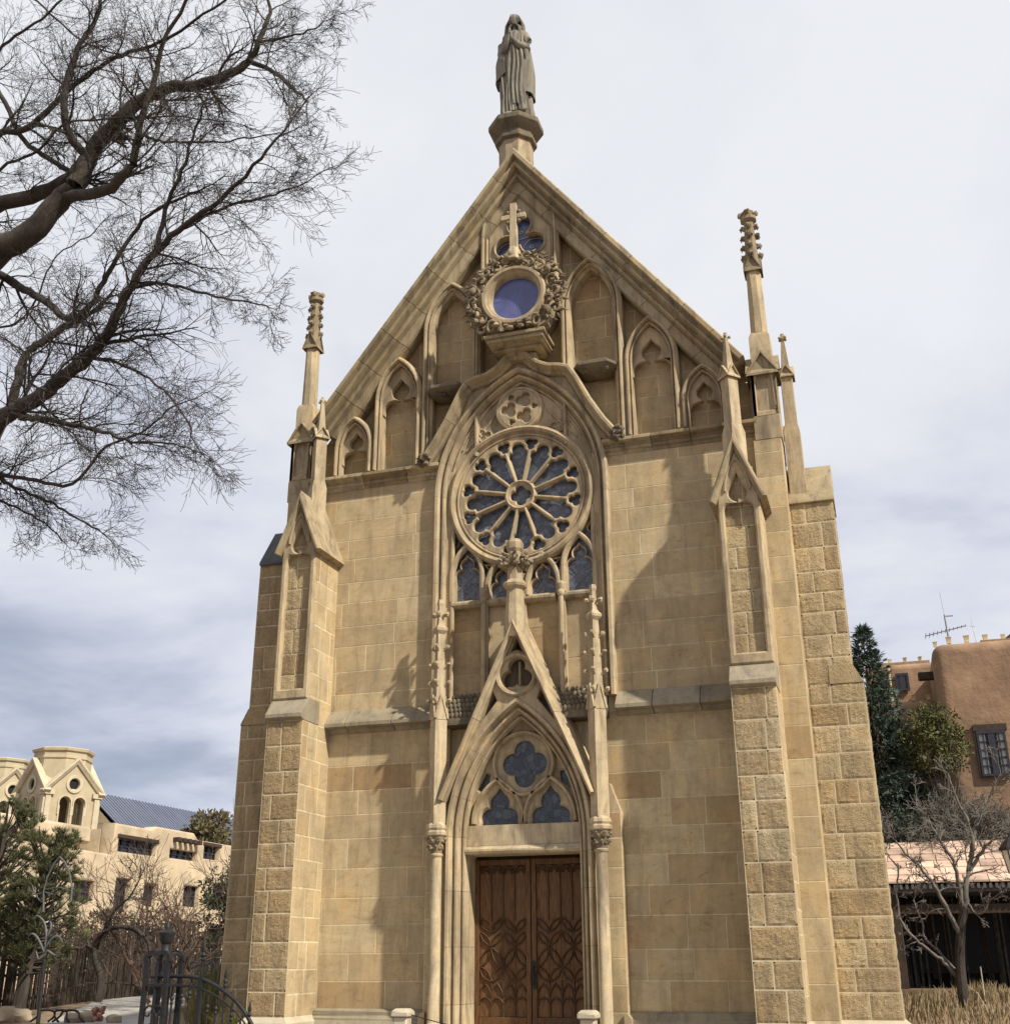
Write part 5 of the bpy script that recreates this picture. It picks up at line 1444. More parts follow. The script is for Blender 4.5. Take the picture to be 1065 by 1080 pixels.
# ------------------------------------------------------------------ cathedral beyond the hotel
CST = simple('cathedral_stone', (0.40, 0.335, 0.225), 0.9, 0.12, 1.2, bstr=0.2)
CTR = simple('cathedral_trim', (0.45, 0.385, 0.275), 0.9, 0.14, 1.2)
SEAM = simple('blue_grey_metal_roof', (0.115, 0.13, 0.18), 0.5, 0.12, 0.6)
cat = thing('cathedral', 'pale stone cathedral with a gabled octagon-topped tower and blue-grey seamed roof', 'church', (-72, 82, -1.5))
def tower(cx, cy, w, zb, zs, rise, rot, sc=1.0):
    """square tower with a gable on each side, paired arches, oculus and an octagonal drum"""
    h = w/2
    objs = []
    holes = [circle(0, zs+.15*rise, .095*w, 28)] + [legged(s*.135*w, .095*w, zs-.68*w, zs-.25*w, .096*w, 8) for s in (-1, 1)]
    for k in range(4):
        o = plate('tower_wall', [[(-h, zb), (h, zb), (h, zs), (0, zs+rise), (-h, zs)]]+holes, -h, .5, CST, None, .03)
        t = plate('tower_trim', [circle(0, zs+.15*rise, .155*w, 28), circle(0, zs+.15*rise, .10*w, 28)], -h-.14, .2, CTR, None, .04)
        vb = MB(); vb.extr_y(circle(0, zs+.15*rise, .11*w, 20), -h+.17, -h+.19); objs.append((vb.build('oculus', VOID, None), k*PI/2))  # black disc put in for the shade within the round opening
        objs.append((o, k*PI/2)); objs.append((t, k*PI/2))
        b = MB()
        b.sweep([(-h-.45, zs-.55), (0, zs+rise+.1), (h+.45, zs-.55)], [(.18, .3), (.18, -.42), (.0, -.42), (-.1, -.32), (-.3, -.2), (-.35, .1), (-.35, .3)])
        b.v = [(x, y-h, z) for x, y, z in b.v]
        for s in (-1, 1):
            b.sweep(legged(s*.135*w, .115*w, zs-.45*w, zs-.25*w, .116*w, 8), [(.09, -h+.05), (.09, -h-.16), (-.05, -h-.16), (-.05, -h+.05)])
            b.box(s*h-.55*(s > 0)-.0, s*h+.55*(s < 0), -h-.18, -h+.1, zb, zs-.75); x0, x1 = sorted((s*(h-.85), s*(h+.22))); b.box(x0, x1, -h-.3, -h+.1, zs-.8, zs-.35)
            b.tube([(s*.235*w, -h-.05, zs-.65*w), (s*.235*w, -h-.05, zs-.3*w)], .1, 8)
        b.tube([(0, -h-.05, zs-.65*w), (0, -h-.05, zs-.3*w)], .12, 8)
        objs.append((b.build('tower_trim', CTR, None, smooth=28), k*PI/2))
    b = MB(); b.box(-h+.5, h-.5, -h+.5, h-.5, zb, zs-.66*w); b.mat = 0
    for k in range(2):
        P = [(-h, zs-.2), (0, zs+rise-.1), (h, zs-.2)]
        if k == 0: b.loft([[(x, -h+.2, z) for x, z in P], [(x, h-.2, z) for x, z in P]])
        else: b.loft([[(-h+.2, x, z) for x, z in P], [(h-.2, x, z) for x, z in P]])
    objs.append((b.build('tower_roof', CTR, None, smooth=None), 0))
    b = MB(); ro = .49*w
    b.lathe(0, 0, [(ro, zs-.2), (ro, zs+rise+.25), (ro+.12, zs+rise+.3), (ro+.12, zs+rise+.5), (ro, zs+rise+.55), (ro, zs+rise+.95), (ro+.2, zs+rise+1.05), (ro+.25, zs+rise+1.3), (ro+.1, zs+rise+1.4)], 8, PI/8)
    objs.append((b.build('tower_drum', CST, None, smooth=20), 0))
    for o, a in objs:
        o.parent = cat; o.location = Vector((cx+72, cy-82, 1.5)); o.rotation_euler.z = rot+a
cpos = at(60, 850, 80)
tower(cpos.x, 80, 5.9, 4, 16.3, 2.75, rad(-23))
c2 = at(-2, 850, 92); tower(c2.x, 92, 5.9, 4, at(0, 840, 92).z, 2.75, rad(-23))
b = MB()                                             # long nave roof, gable wall towards the towers
rA = at(100, 836, 86); rB = Vector((at(246, 864, 86).x*0, 0, 0)); C0_ = Vector((CX, -20, 0))
dB = at(252, 866, 0)-C0_; kB = rA.z/dB.z; rB = C0_+dB*kB
ud = (rB-rA); ud.z = 0; ud.normalize(); nd = Vector((ud.y, -ud.x, 0))
A0_ = rA-ud*1.5; B0_ = rB+ud*6; drop = 3.6; outw = 4.4
E0 = A0_+nd*outw-Vector((0, 0, drop)); E1 = B0_+nd*outw-Vector((0, 0, drop)); G0 = A0_-nd*outw-Vector((0, 0, drop)); G1 = B0_-nd*outw-Vector((0, 0, drop))
b.add([A0_, B0_, E1, E0], [(0, 1, 2, 3)]); b.add([A0_, G0, G1, B0_], [(0, 1, 2, 3)])
L_ = (B0_-A0_).length; n = int(L_/.62); sn = (E0-A0_).normalized(); up_ = ud.cross(sn); up_ = up_ if up_.z > 0 else -up_
for k in range(n):
    p0 = A0_+ud*(k*.62); p1 = p0+(E0-A0_); b.rnd(.6, 1)
    b.loft([[p0-ud*.05, p0+ud*.05, p0+ud*.05+up_*.10, p0-ud*.05+up_*.10], [p1-ud*.05, p1+ud*.05, p1+ud*.05+up_*.10, p1-ud*.05+up_*.10]])
o = b.build('nave_roof', SEAM, None, smooth=None); o.parent = cat; o.location = -cat.location
b = MB()
bb = lambda z: [Vector((p.x, p.y, z)) for p in (E0-nd*.6, E1-nd*.6, G1+nd*.6, G0+nd*.6)]
b.loft([bb(-1.5), bb(E0.z+.1)]); b.add([E0-nd*.6, A0_-Vector((0, 0, .3)), G0+nd*.6], [(0, 1, 2)])
o = b.build('nave_wall', CST, None, smooth=None); o.parent = cat; o.location = -cat.location

# ------------------------------------------------------------------ latilla fence
fz = lambda x, y: gz(x, y)
fence = thing('stick_fence', 'tall rough fence of dark upright sticks along the dirt bank', 'fence', (-21.4, 14, gz(-21.4, 14)))
STICK = simple('weathered_stick', (0.042, 0.032, 0.024), 0.95, 0.4, 8.0, stretch=(2, 2, .4))  # base colour darkened to hold the shade the fence stands in
b = MB(); fr = random.Random(3); y = 2.0
while y < 27:
    x = -21.2-.045*(y-12)+fr.uniform(-.04, .04); r = fr.uniform(.028, .055); h = fr.uniform(2.15, 2.75)
    b.tint = fr.random()**1.4
    z0 = gz(x, y); lean = fr.uniform(-.05, .05); ln2 = fr.uniform(-.05, .05)
    b.tube([(x, y, z0-.1), (x+lean*.4, y+ln2*.4, z0+h*.55), (x+lean, y+ln2, z0+h)], [r, r*.9, r*.65], 5)
    y += r*2+fr.uniform(-.035, .012)
b.build('sticks', STICK, fence, smooth=50)
b = MB()
for z in (.35, 1.1, 1.75): b.tube([(-21.35-.045*(y-12), y, gz(-21, y)+z) for y in range(2, 28, 3)], .05, 6)
b.build('rail', STICK, fence)
for y in (4.5, 9, 13.5, 18, 22.5, 27):
    b = MB(); x = -21.3-.045*(y-12); b.tube([(x, y, gz(x, y)-.1), (x, y, gz(x, y)+1.95)], .09, 8)
    b.build('post', STICK, fence)
g0 = at(148, 1050, 22.5); b = MB(); b.box(g0.x-.16, g0.x+.16, 22.34, 22.66, gz(g0.x, 22.5)-.1, .9); b.box(g0.x-.22, g0.x+.22, 22.28, 22.72, gz(g0.x, 22.5)-.1, gz(g0.x, 22.5)+.25)
tag(b.build('timber_post', DWOOD, bevel=.02), 'thick black timber post ending the stick fence beside the path', 'post')

# ------------------------------------------------------------------ iron gate
gy = -8.0
gate_z = gz(-1.7, gy)
gp = thing('iron_gate_post', 'open black wrought iron gate post with arched top and urn finial', 'gate post', (-1.75, gy, gate_z))
gx0, gx1 = at(158, 1031, gy).x, at(186, 1031, gy).x; gm = (gx0+gx1)/2; gh = (gx1-gx0)/2*.78
for sx_ in (-1, 1):
    for sy_ in (-1, 1):
        b = MB(); b.box(gm+sx_*gh-.023, gm+sx_*gh+.023, gy+sy_*gh-.023, gy+sy_*gh+.023, gate_z, -.02); b.build('corner_bar', IRON, gp)
for k in range(1):
    for sy_ in (-1, 1): b = MB(); x = gm; b.box(x-.012, x+.012, gy+sy_*gh-.012, gy+sy_*gh+.012, gate_z, -.02); b.build('thin_bar', IRON, gp)
b = MB()
for z in (-1.45, -.95, -.28): b.box(gm-gh-.02, gm+gh+.02, gy-gh-.02, gy+gh+.02, z, z+.03)
b.build('cross_plate', IRON, gp)
b = MB()
for sy_ in (-1, 1):
    b.sweep(arch(gm, gh+.02, -.02, gh*.6, 8), [(.022, gy+sy_*gh-.022), (.022, gy+sy_*gh+.022), (-.022, gy+sy_*gh+.022), (-.022, gy+sy_*gh-.022)])
    bb_ = MB()
for sx_ in (-1, 1):
    pts = [(gm+sx_*gh, gy+gh*math.cos(PI*k/8), -.02+(gh*.6)*math.sin(PI*k/8)) for k in range(9)]; b.tube(pts, .022, 6)
b.lathe(gm, gy, [(.075, .07), (.055, .10), (.052, .16), (.072, .19), (.083, .25), (.096, .275), (.096, .29), (.062, .31), (.036, .33), (.034, .36), (.015, .40), (.004, .42)], 12)
b.build('urn_finial', IRON, gp, smooth=35)
for zc in (-.55, -.75, -1.1, -1.25):
    for sg in (-1, 1):
        b = MB()
        pts = []
        for k in range(16):
            th = k*.42; q = .075*(1-k/18); pts.append((gm+sg*(.055-q*math.cos(th)), gy-gh, zc+q*math.sin(th)*1.2))
        b.tube(pts, .011, 5); b.build('scroll', IRON, gp)
gl = thing('iron_gate', 'black wrought iron gate leaf with down-curving top rail and spear-tipped bars', 'gate', (-1.0, gy+.05, gate_z))
b = MB(); rp = [at(px, py, gy+.05) for px, py in ((160, 1030.5), (185, 1030), (205, 1031), (222, 1037), (238, 1047), (252, 1060), (264, 1078), (273, 1100), (279, 1130))]
rl = catmull([tuple(p) for p in rp], 4); b.tube(rl, .022, 8); b.tube([(p[0], p[1], p[2]-.10) for p in rl], .012, 6)
b.tube([(rp[0].x, gy+.05, gate_z+.12), (rp[-1].x, gy+.05, gate_z+.12)], .018, 6)
b.build('rail', IRON, gl, smooth=50)
def rail_z(x):
    for i in range(len(rl)-1):
        if rl[i][0] <= x <= rl[i+1][0]:
            t = (x-rl[i][0])/(rl[i+1][0]-rl[i][0]+1e-9); return rl[i][2]+(rl[i+1][2]-rl[i][2])*t
    return rl[-1][2]
def spear(b, x, zt, r=.011):
    b.tube([(x, gy+.05, gate_z+.05), (x, gy+.05, zt)], r, 6)
    b.lathe(x, gy+.05, [(r, zt-.02), (r*2.2, zt), (r*1.1, zt+.02), (r*2.6, zt+.045), (r*1.2, zt+.075), (r*2.0, zt+.09), (.001, zt+.20)], 6)
for px, dz in ((179, -.28), (189, -.25), (197, -.22), (217, -.3), (226, -.27), (234, .06), (243, -.22), (253, -.28), (262, .0)):
    b = MB(); x = at(px, 1050, gy).x; spear(b, x, rail_z(x)+dz); b.build('bar', IRON, gl, smooth=50)
b = MB(); x = at(208, 1050, gy).x
b.box(x-.026, x+.026, gy+.02, gy+.08, gate_z, rail_z(x)+.02); spear(b, x, .0, .014)
for sg in (-1, 1):
    for k0 in (0, 1):
        pts = [(x+sg*(.05+k0*.07-.055*math.cos(k*.45)*(1-k/18)), gy+.05, -.10+k0*.03+.055*math.sin(k*.45)*(1-k/18)) for k in range(15)]
        b.tube(pts, .009, 5)
b.build('gate_stile', IRON, gl, smooth=50)

# stone bollards with a slack wire at the steps
for s in (-1, 1):
    x, y = s*1.52, -1.75
    b = MB(); b.rnd(.4, .6); zb_ = GZ-.02; b.box(x-.11, x+.11, y-.11, y+.11, zb_, -.86)
    b.loft([[(x-.15, y-.15, -.86), (x+.15, y-.15, -.86), (x+.15, y+.15, -.86), (x-.15, y+.15, -.86)], [(x-.15, y-.15, -.78), (x+.15, y-.15, -.78), (x+.15, y+.15, -.78), (x-.15, y+.15, -.78)], [(x-.10, y-.10, -.74), (x+.10, y-.10, -.74), (x+.10, y+.10, -.74), (x-.10, y+.10, -.74)]])
    tag(b.build('stone_bollard', PLINTH, bevel=.018), 'short stone post with a square cap at the '+('left' if s < 0 else 'right')+' foot of the chapel door steps', 'bollard', 'bollards at the door steps')
b = MB(); b.tube([(-1.42+2.84*k/16, -1.75, -.82-.22*math.sin(PI*k/16)) for k in range(17)], .008, 5)
tag(b.build('slack_wire', IRON), 'thin dark wire hanging between the two stone posts before the door', 'wire')
# ------------------------------------------------------------------ vegetation helpers
def rvec(rg): return Vector((rg.gauss(0, 1), rg.gauss(0, 1), rg.gauss(0, 1))).normalized()
def seg(b, pts, rads, n):
    """light tube without caps, for twigs"""
    o = len(b.v); m = len(pts)
    for i in range(m):
        d = pts[min(i+1, m-1)]-pts[max(i-1, 0)]
        if d.length < 1e-9: d = Vector((0, 0, 1))
        d.normalize(); a = d.cross(Vector((.31, .17, .93)))
        if a.length < .1: a = d.cross(Vector((1, 0, 0)))
        a.normalize(); c = d.cross(a)
        for j in range(n):
            t = 2*PI*j/n; p = pts[i]+(a*math.cos(t)+c*math.sin(t))*rads[i]
            b.v.append((p.x, p.y, p.z))
    for i in range(m-1):
        for j in range(n):
            j2 = (j+1) % n
            b.face((o+i*n+j, o+i*n+j2, o+(i+1)*n+j2, o+(i+1)*n+j))
def twig(b, p, d, L, r, lvl, rg, P):
    """recursive twig: P = dict(n=children per level, ang, ratio, wob, bias, rmin)"""
    k = 7 if lvl >= 2 else (5 if lvl == 1 else 4)
    pts = [p]; rads = [r]; q = p; dd = d.normalized(); dirs = [dd]
    for i in range(k):
        dd = (dd+rvec(rg)*P['wob']+P['bias']*(.12+.05*(3-lvl))).normalized()
        q = q+dd*(L/k); pts.append(q); dirs.append(dd); rads.append(max(P['rmin'], r*(1-.80*(i+1)/k)))
    b.tint = rg.uniform(.2, .8)
    seg(b, pts, rads, 5 if r > .03 else (4 if r > .014 else 3))
    if lvl <= 0: return
    n = P['n'][lvl-1]
    for i in range(n):
        t = .18+.80*(i+rg.random())/n; f = t*k; j = min(k-1, int(f)); u = f-j
        pp = pts[j].lerp(pts[j+1], u); ax = rvec(rg); ax = (ax-dirs[j]*ax.dot(dirs[j]))
        if ax.length < .05: continue
        ax.normalize(); a = rad(rg.uniform(*P['ang']))
        nd = dirs[j]*math.cos(a)+ax*math.sin(a)
        twig(b, pp, nd, L*rg.uniform(*P['ratio'])*(1.15-.55*t), max(P['rmin'], rads[j]*.62), lvl-1, rg, P)
def limb(b, P_, r0, r1, rg, P, n, L, lvl=2, smooth=5, start=.12):
    pts = [Vector(p) for p in catmull([tuple(p) for p in P_], smooth)]; m = len(pts)
    pts = [p+rvec(rg)*.02 for p in pts]
    rads = [r0+(r1-r0)*(i/(m-1))**.85 for i in range(m)]
    b.tint = rg.uniform(.3, .7)
    seg(b, pts, rads, 10 if r0 > .08 else 7)
    for i in range(n):
        t = start+(1-start)*(i+rg.random())/n; f = t*(m-1); j = min(m-2, int(f))
        pp = pts[j].lerp(pts[j+1], f-j); d = (pts[j+1]-pts[j]).normalized()
        ax = rvec(rg); ax.y *= .75; ax = ax-d*ax.dot(d); ax.normalize(); a = rad(rg.uniform(*P['ang']))
        twig(b, pp, d*math.cos(a)+ax*math.sin(a), L*rg.uniform(.55, 1.15)*(1.1-.4*t), max(P['rmin'], min(rads[j]*.42, .012+.013*L*rg.random()+.018*(rg.random()>.8))), lvl, rg, P)
    d = (pts[-1]-pts[-2]).normalized()
    twig(b, pts[-1], d, L*.9, r1, lvl, rg, P)
def leafq(b, p, d, w, L, rg):
    """one narrow leaf or needle bunch: a folded quad"""
    a = d.cross(rvec(rg))
    if a.length < .05: return
    a.normalize(); a *= w*.5; o = len(b.v); e = p+d*L; m = p+d*(L*.5)
    b.v += [tuple(p), tuple(m+a), tuple(e), tuple(m-a)]
    b.face((o, o+1, o+2, o+3))

# ------------------------------------------------------------------ large bare tree, upper left
TY = -6.5
def tp(px, py, dy=0.0): return at(px, py, TY+dy)
rg = random.Random(21)
bt_ = thing('bare_tree', 'huge leafless tree whose dark branching limbs reach in from the upper left', 'tree', (-12.6, TY, gz(-12.6, TY)))
b = MB()
j1 = at(-95, 420, TY); j2 = at(-70, 640, TY)
seg(b, [Vector(p) for p in catmull([(-12.6, TY, GZ-.2), (-12.5, TY, 1.0), (-12.2, TY+.1, 3.4), (-11.4, TY, 5.6), tuple(at(-95, 470, TY)), tuple(at(-60, 330, TY)), tuple(tp(0, 262))], 5)],
    [.62-.37*(i/30)**.8 for i in range(31)], 14)
seg(b, [Vector(p) for p in catmull([(-12.3, TY+.1, 3.4), (-10.8, TY-.2, 4.6), tuple(at(-60, 560, TY-.2)), tuple(at(-25, 480, TY-.2)), tuple(tp(0, 437))], 5)], [.33-.17*(i/20) for i in range(21)], 12)
b.tint = .5
trunk = b.build('trunk', BARK, bt_, smooth=60, recalc=False)
PB = dict(n=(6, 9, 8), ang=(26, 62), ratio=(.36, .78), wob=.25, bias=Vector((.07, 0, -.01)), rmin=.0030)
b = MB()
L_ = [
 ([(0, 262, 0), (32, 246, .0), (62, 212, .1), (80, 195, .1), (97, 160, .2), (122, 130, .2), (150, 106, .2), (180, 92, .1), (215, 88, 0), (245, 76, -.2), (264, 62, -.2), (274, 40, -.3), (286, 8, -.3)], .235, .030, 26, 1.7),
 ([(-62, 335, 0), (-35, 262, .2), (-5, 219, .3), (40, 205, .3), (72, 188, .2), (98, 160, .2)], .15, .12, 6, 1.5),
 ([(68, 209, .1), (112, 200, -.2), (133, 182, -.4), (142, 165, -.4), (148, 128, -.6), (165, 80, -.8), (172, 45, -1), (200, -5, -1.2)], .11, .025, 16, 1.5),
 ([(264, 64, -.2), (292, 78, -.3), (312, 95, -.5), (326, 108, -.6)], .05, .013, 8, .85),
 ([(-30, 492, -.2), (-5, 448, -.3), (10, 435, -.3), (40, 420, -.4), (62, 402, -.5), (92, 378, -.6), (115, 348, -.7), (135, 308, -.8), (160, 270, -.9), (196, 236, -1), (240, 204, -1.2), (280, 160, -1.4)], .17, .022, 28, 1.6),
 ([(-62, 335, 0), (-35, 300, .3), (-5, 288, .5), (25, 305, .4), (50, 318, .3), (72, 336, .2), (96, 322, -.2), (112, 290, -.4), (130, 262, -.5), (158, 225, -.6), (200, 205, -.7)], .10, .02, 16, 1.4),
 ([(10, 436, -.3), (18, 402, -.3), (26, 375, -.2), (42, 362, -.1), (66, 346, 0), (78, 340, .1)], .085, .05, 5, 1.2),
 ([(-62, 335, 0), (-45, 220, .3), (-5, 146, .4), (22, 138, .4), (45, 122, .3), (75, 93, .3), (105, 70, .2), (135, 55, .2), (175, 42, .1), (215, 15, 0), (250, -10, 0)], .085, .018, 18, 1.4),
 ([(94, 164, .2), (78, 150, -.1), (68, 125, -.3), (70, 90, -.3), (82, 52, -.4), (98, 25, -.4), (108, -8, -.5), (112, -60, -.6)], .088, .025, 15, 1.3),
 ([(22, 440, -.3), (45, 442, -.5), (80, 448, -.6), (110, 455, -.8), (140, 466, -.9), (185, 468, -1.2)], .06, .012, 16, 1.25),
 ([(-55, 550, -.2), (-30, 512, -.1), (-5, 500, .0), (30, 505, -.2), (75, 510, -.3), (112, 472, -.5), (150, 455, -.6), (180, 430, -.8)], .05, .012, 14, 1.15),
 ([(-55, 550, -.2), (-30, 515, .2), (-5, 505, .3), (20, 516, .3), (50, 528, .2), (80, 545, .1), (105, 560, 0)], .045, .012, 12, 1.0),
 ([(-58, 556, -.2), (-30, 535, .3), (-5, 527, .5), (15, 535, .5), (45, 550, .5), (65, 570, .4)], .035, .010, 9, .9),
 ([(138, 303, -.8), (160, 299, -.8), (190, 302, -.9), (235, 315, -1), (268, 320, -1.2), (286, 325, -1.3)], .035, .008, 11, .75),
 ([(92, 378, -.6), (110, 378, -.6), (130, 385, -.7), (165, 405, -.9), (195, 440, -1.1), (205, 470, -1.2)], .035, .009, 12, 1.0),
 ([(165, 262, -.9), (175, 220, -1.0), (192, 180, -1.2), (205, 140, -1.3), (215, 110, -1.5)], .045, .014, 10, 1.1),
 ([(196, 236, -1), (222, 224, -1), (250, 215, -1), (290, 205, -1.1), (325, 190, -1.2)], .035, .009, 10, 1.0),
 ([(-60, 320, 0), (-55, 150, .4), (-25, 85, .6), (0, 98, .6), (25, 148, .6), (50, 165, .5), (75, 182, .4)], .045, .05, 6, 1.1),
 ([(-62, 335, 0), (-40, 225, .2), (0, 178, .2), (40, 158, .0), (70, 130, -.1), (120, 125, -.2), (180, 122, -.3), (240, 128, -.5)], .04, .01, 12, 1.1),
 ([(-62, 335, 0), (-55, 180, .2), (-5, 60, .2), (30, 30, .2), (60, 5, .2), (80, -20, .2)], .04, .02, 8, 1.1),
 ([(-62, 330, 0), (-60, 120, .3), (-20, -30, .4), (30, -5, .4), (70, 30, .3), (100, 50, .2), (150, 60, 0), (200, 50, -.2)], .035, .01, 10, 1.1),
 ([(272, 44, -.3), (300, 40, -.3), (330, 30, -.4), (345, 20, -.5)], .025, .008, 8, .8),
 ([(147, 140, -.55), (165, 148, -.6), (185, 150, -.6), (225, 150, -.6), (265, 145, -.7), (300, 140, -.8)], .03, .008, 9, .95),
 ([(-58, 360, 0), (-30, 345, .1), (0, 345, .2), (25, 335, .3), (45, 300, .4), (60, 270, .5), (100, 245, .5)], .03, .01, 8, 1.0),
]
bm_ = MB()
for P_, r0, r1, n, L in L_[:3]:
    limb(bm_, [tp(*q) for q in P_], r0, r1, rg, PB, int(n*1.3), L*.95, 2)
bm_.build('limb', BARK, trunk, smooth=60, recalc=False)
for P_, r0, r1, n, L in L_[3:]:
    limb(b, [tp(*q) for q in P_], r0, r1, rg, PB, int(n*1.3), L*1.0, 2)
b.build('limb', BARKD, trunk, smooth=60, recalc=False)

# ------------------------------------------------------------------ trees and shrubs on the right
NEEDLE = simple('blue_green_needles', (0.050, 0.074, 0.055), 0.75, 0.5, 3.0)
JUN = simple('olive_juniper_leaves', (0.090, 0.095, 0.034), 0.8, 0.4, 3.0)
PINEN = simple('pine_needles', (0.078, 0.082, 0.036), 0.7, 0.45, 2.0)
def spruce(label, x, y, z0, H, rb, n, rg, mat, zlow=.12):
    t = thing('spruce_tree', label, 'tree', (x, y, z0))
    b = MB(); seg(b, [Vector((x, y, z0)), Vector((x, y, z0+H*.5)), Vector((x, y, z0+H*.98))], [.16, .09, .012], 8); b.build('trunk', BARK, t, recalc=False)
    b = MB()
    for i in range(n):
        h = zlow+(1-zlow)*rg.random()**1.1
        a = rg.uniform(0, 2*PI); Lb = rb*(1-h)**.85*rg.uniform(.7, 1.12)+.12
        p = Vector((x, y, z0+H*h)); d = Vector((math.cos(a), math.sin(a), rg.uniform(-.28, .12)+.35*h)).normalized()
        m = max(3, int(Lb/.10)); cl = rg.uniform(.15, .85)
        for k in range(m):
            q = p+d*(Lb*(k+.5)/m)+Vector((0, 0, -.10*Lb*(k/m)**2+.10*Lb*(k/m)**3))
            if k/m < .22: continue
            for _ in range(5):
                s_ = rvec(rg); dd = (d*.7+s_*.75+Vector((0, 0, .1))).normalized(); b.tint = max(0, min(1, cl+rg.uniform(-.25, .25)+.3*(k/m-.6)))
                leafq(b, q+s_*.05, dd, .050, rg.uniform(.13, .26), rg)
    b.build('crown', mat, t, smooth=None, recalc=False)
rg = random.Random(4)
q = at(905, 668, 18.0)
spruce('dark blue-green spruce rising between the chapel corner and the brown adobe building', q.x+.12, 18.0, gz(q.x, 18), q.z-gz(q.x, 18)+.1, 2.75, 850, rg, NEEDLE, .22)
def leafy(name, label, cat_, x, y, z0, ctr, rad_, nclump, nleaf, mat, rg, lw=.05, ll=.10, trunk_r=.10, bark=BARKG, csize=.30, stems=1, grp=None, hollow=.35):
    t = thing(name, label, cat_, (x, y, z0), grp)
    tb = MB(); b = MB(); c = Vector(ctr)
    cen = []
    for i in range(nclump):
        for _ in range(40):
            v = Vector((rg.uniform(-1, 1), rg.uniform(-1, 1), rg.uniform(-1, 1)))
            if v.length < 1 and v.length > hollow*rg.random() and noise.noise(v*2.1+Vector((x, y, 0)))>-.28: break
        cen.append(c+Vector((v.x*rad_[0], v.y*rad_[1], v.z*rad_[2])))
    for s in range(stems):
        base = Vector((x+rg.uniform(-.25, .25)*(stems > 1), y+rg.uniform(-.2, .2)*(stems > 1), z0-.05)); mid = base.lerp(c, .55)+rvec(rg)*.2
        top_ = c+Vector((rg.uniform(-.4, .4)*rad_[0], 0, rad_[2]*.3))
        seg(tb, [base, base.lerp(mid, .5)+rvec(rg)*.06, mid, top_], [trunk_r, trunk_r*.8, trunk_r*.6, trunk_r*.2], 7)
        for q in cen[s::stems]:
            if rg.random() < .55: k0 = mid.lerp(top_, rg.random()*.8); seg(tb, [k0, k0.lerp(q, .5)+rvec(rg)*.08, q], [trunk_r*.3, trunk_r*.18, .008], 4)
    for q in cen:
        cl = rg.uniform(.1, .9); sz = csize*rg.uniform(.6, 1.3)
        for _ in range(nleaf):
            v = rvec(rg); p = q+v*sz*rg.random()**.5; p.z = q.z+(p.z-q.z)*.8
            b.tint = max(0, min(1, cl+rg.uniform(-.3, .3)))
            leafq(b, p, (v*.6+rvec(rg)*.6+Vector((0, 0, .35))).normalized(), lw*rg.uniform(.7, 1.2), ll*rg.uniform(.7, 1.3), rg)
    tb.build('trunk', bark, t, recalc=False); b.build('crown', mat, t, smooth=None, recalc=False)
q = at(985, 785, 17.6); g = gz(q.x, 17.6)
leafy('juniper_tree', 'rounded olive-green juniper in front of the brown adobe wall', 'tree', q.x-.05, 17.6, g, q, (.98, .85, 1.1), 88, 70, JUN, random.Random(8), .055, .13, .09, BARKG, .26)
q = at(968, 845, 17.8)
# grey leafless thicket behind the arcade roof
rg = random.Random(12)
PT = dict(n=(4, 6, 6), ang=(18, 60), ratio=(.45, .75), wob=.30, bias=Vector((0, 0, .05)), rmin=.0065)
b = MB()
for i in range(190):
    x = rg.uniform(5.6, 11.5); y = rg.uniform(16.6, 18.6); z0 = 2.2
    H = rg.uniform(1.0, 2.0)*(1.0 if x < 8.8 else .85)
    twig(b, Vector((x, y, z0)), Vector((rg.uniform(-.5, .5), rg.uniform(-.3, .2), 1)), H, .030, 3, rg, PT)
    seg(b, [Vector((x, y, gz(x, y))), Vector((x, y, z0))], [.04, .03], 4)
tag(b.build('bare_thicket', BARKG, smooth=None, recalc=False), 'tangled mass of leafless grey brush above the pink tiled roof', 'thicket', kind='stuff')

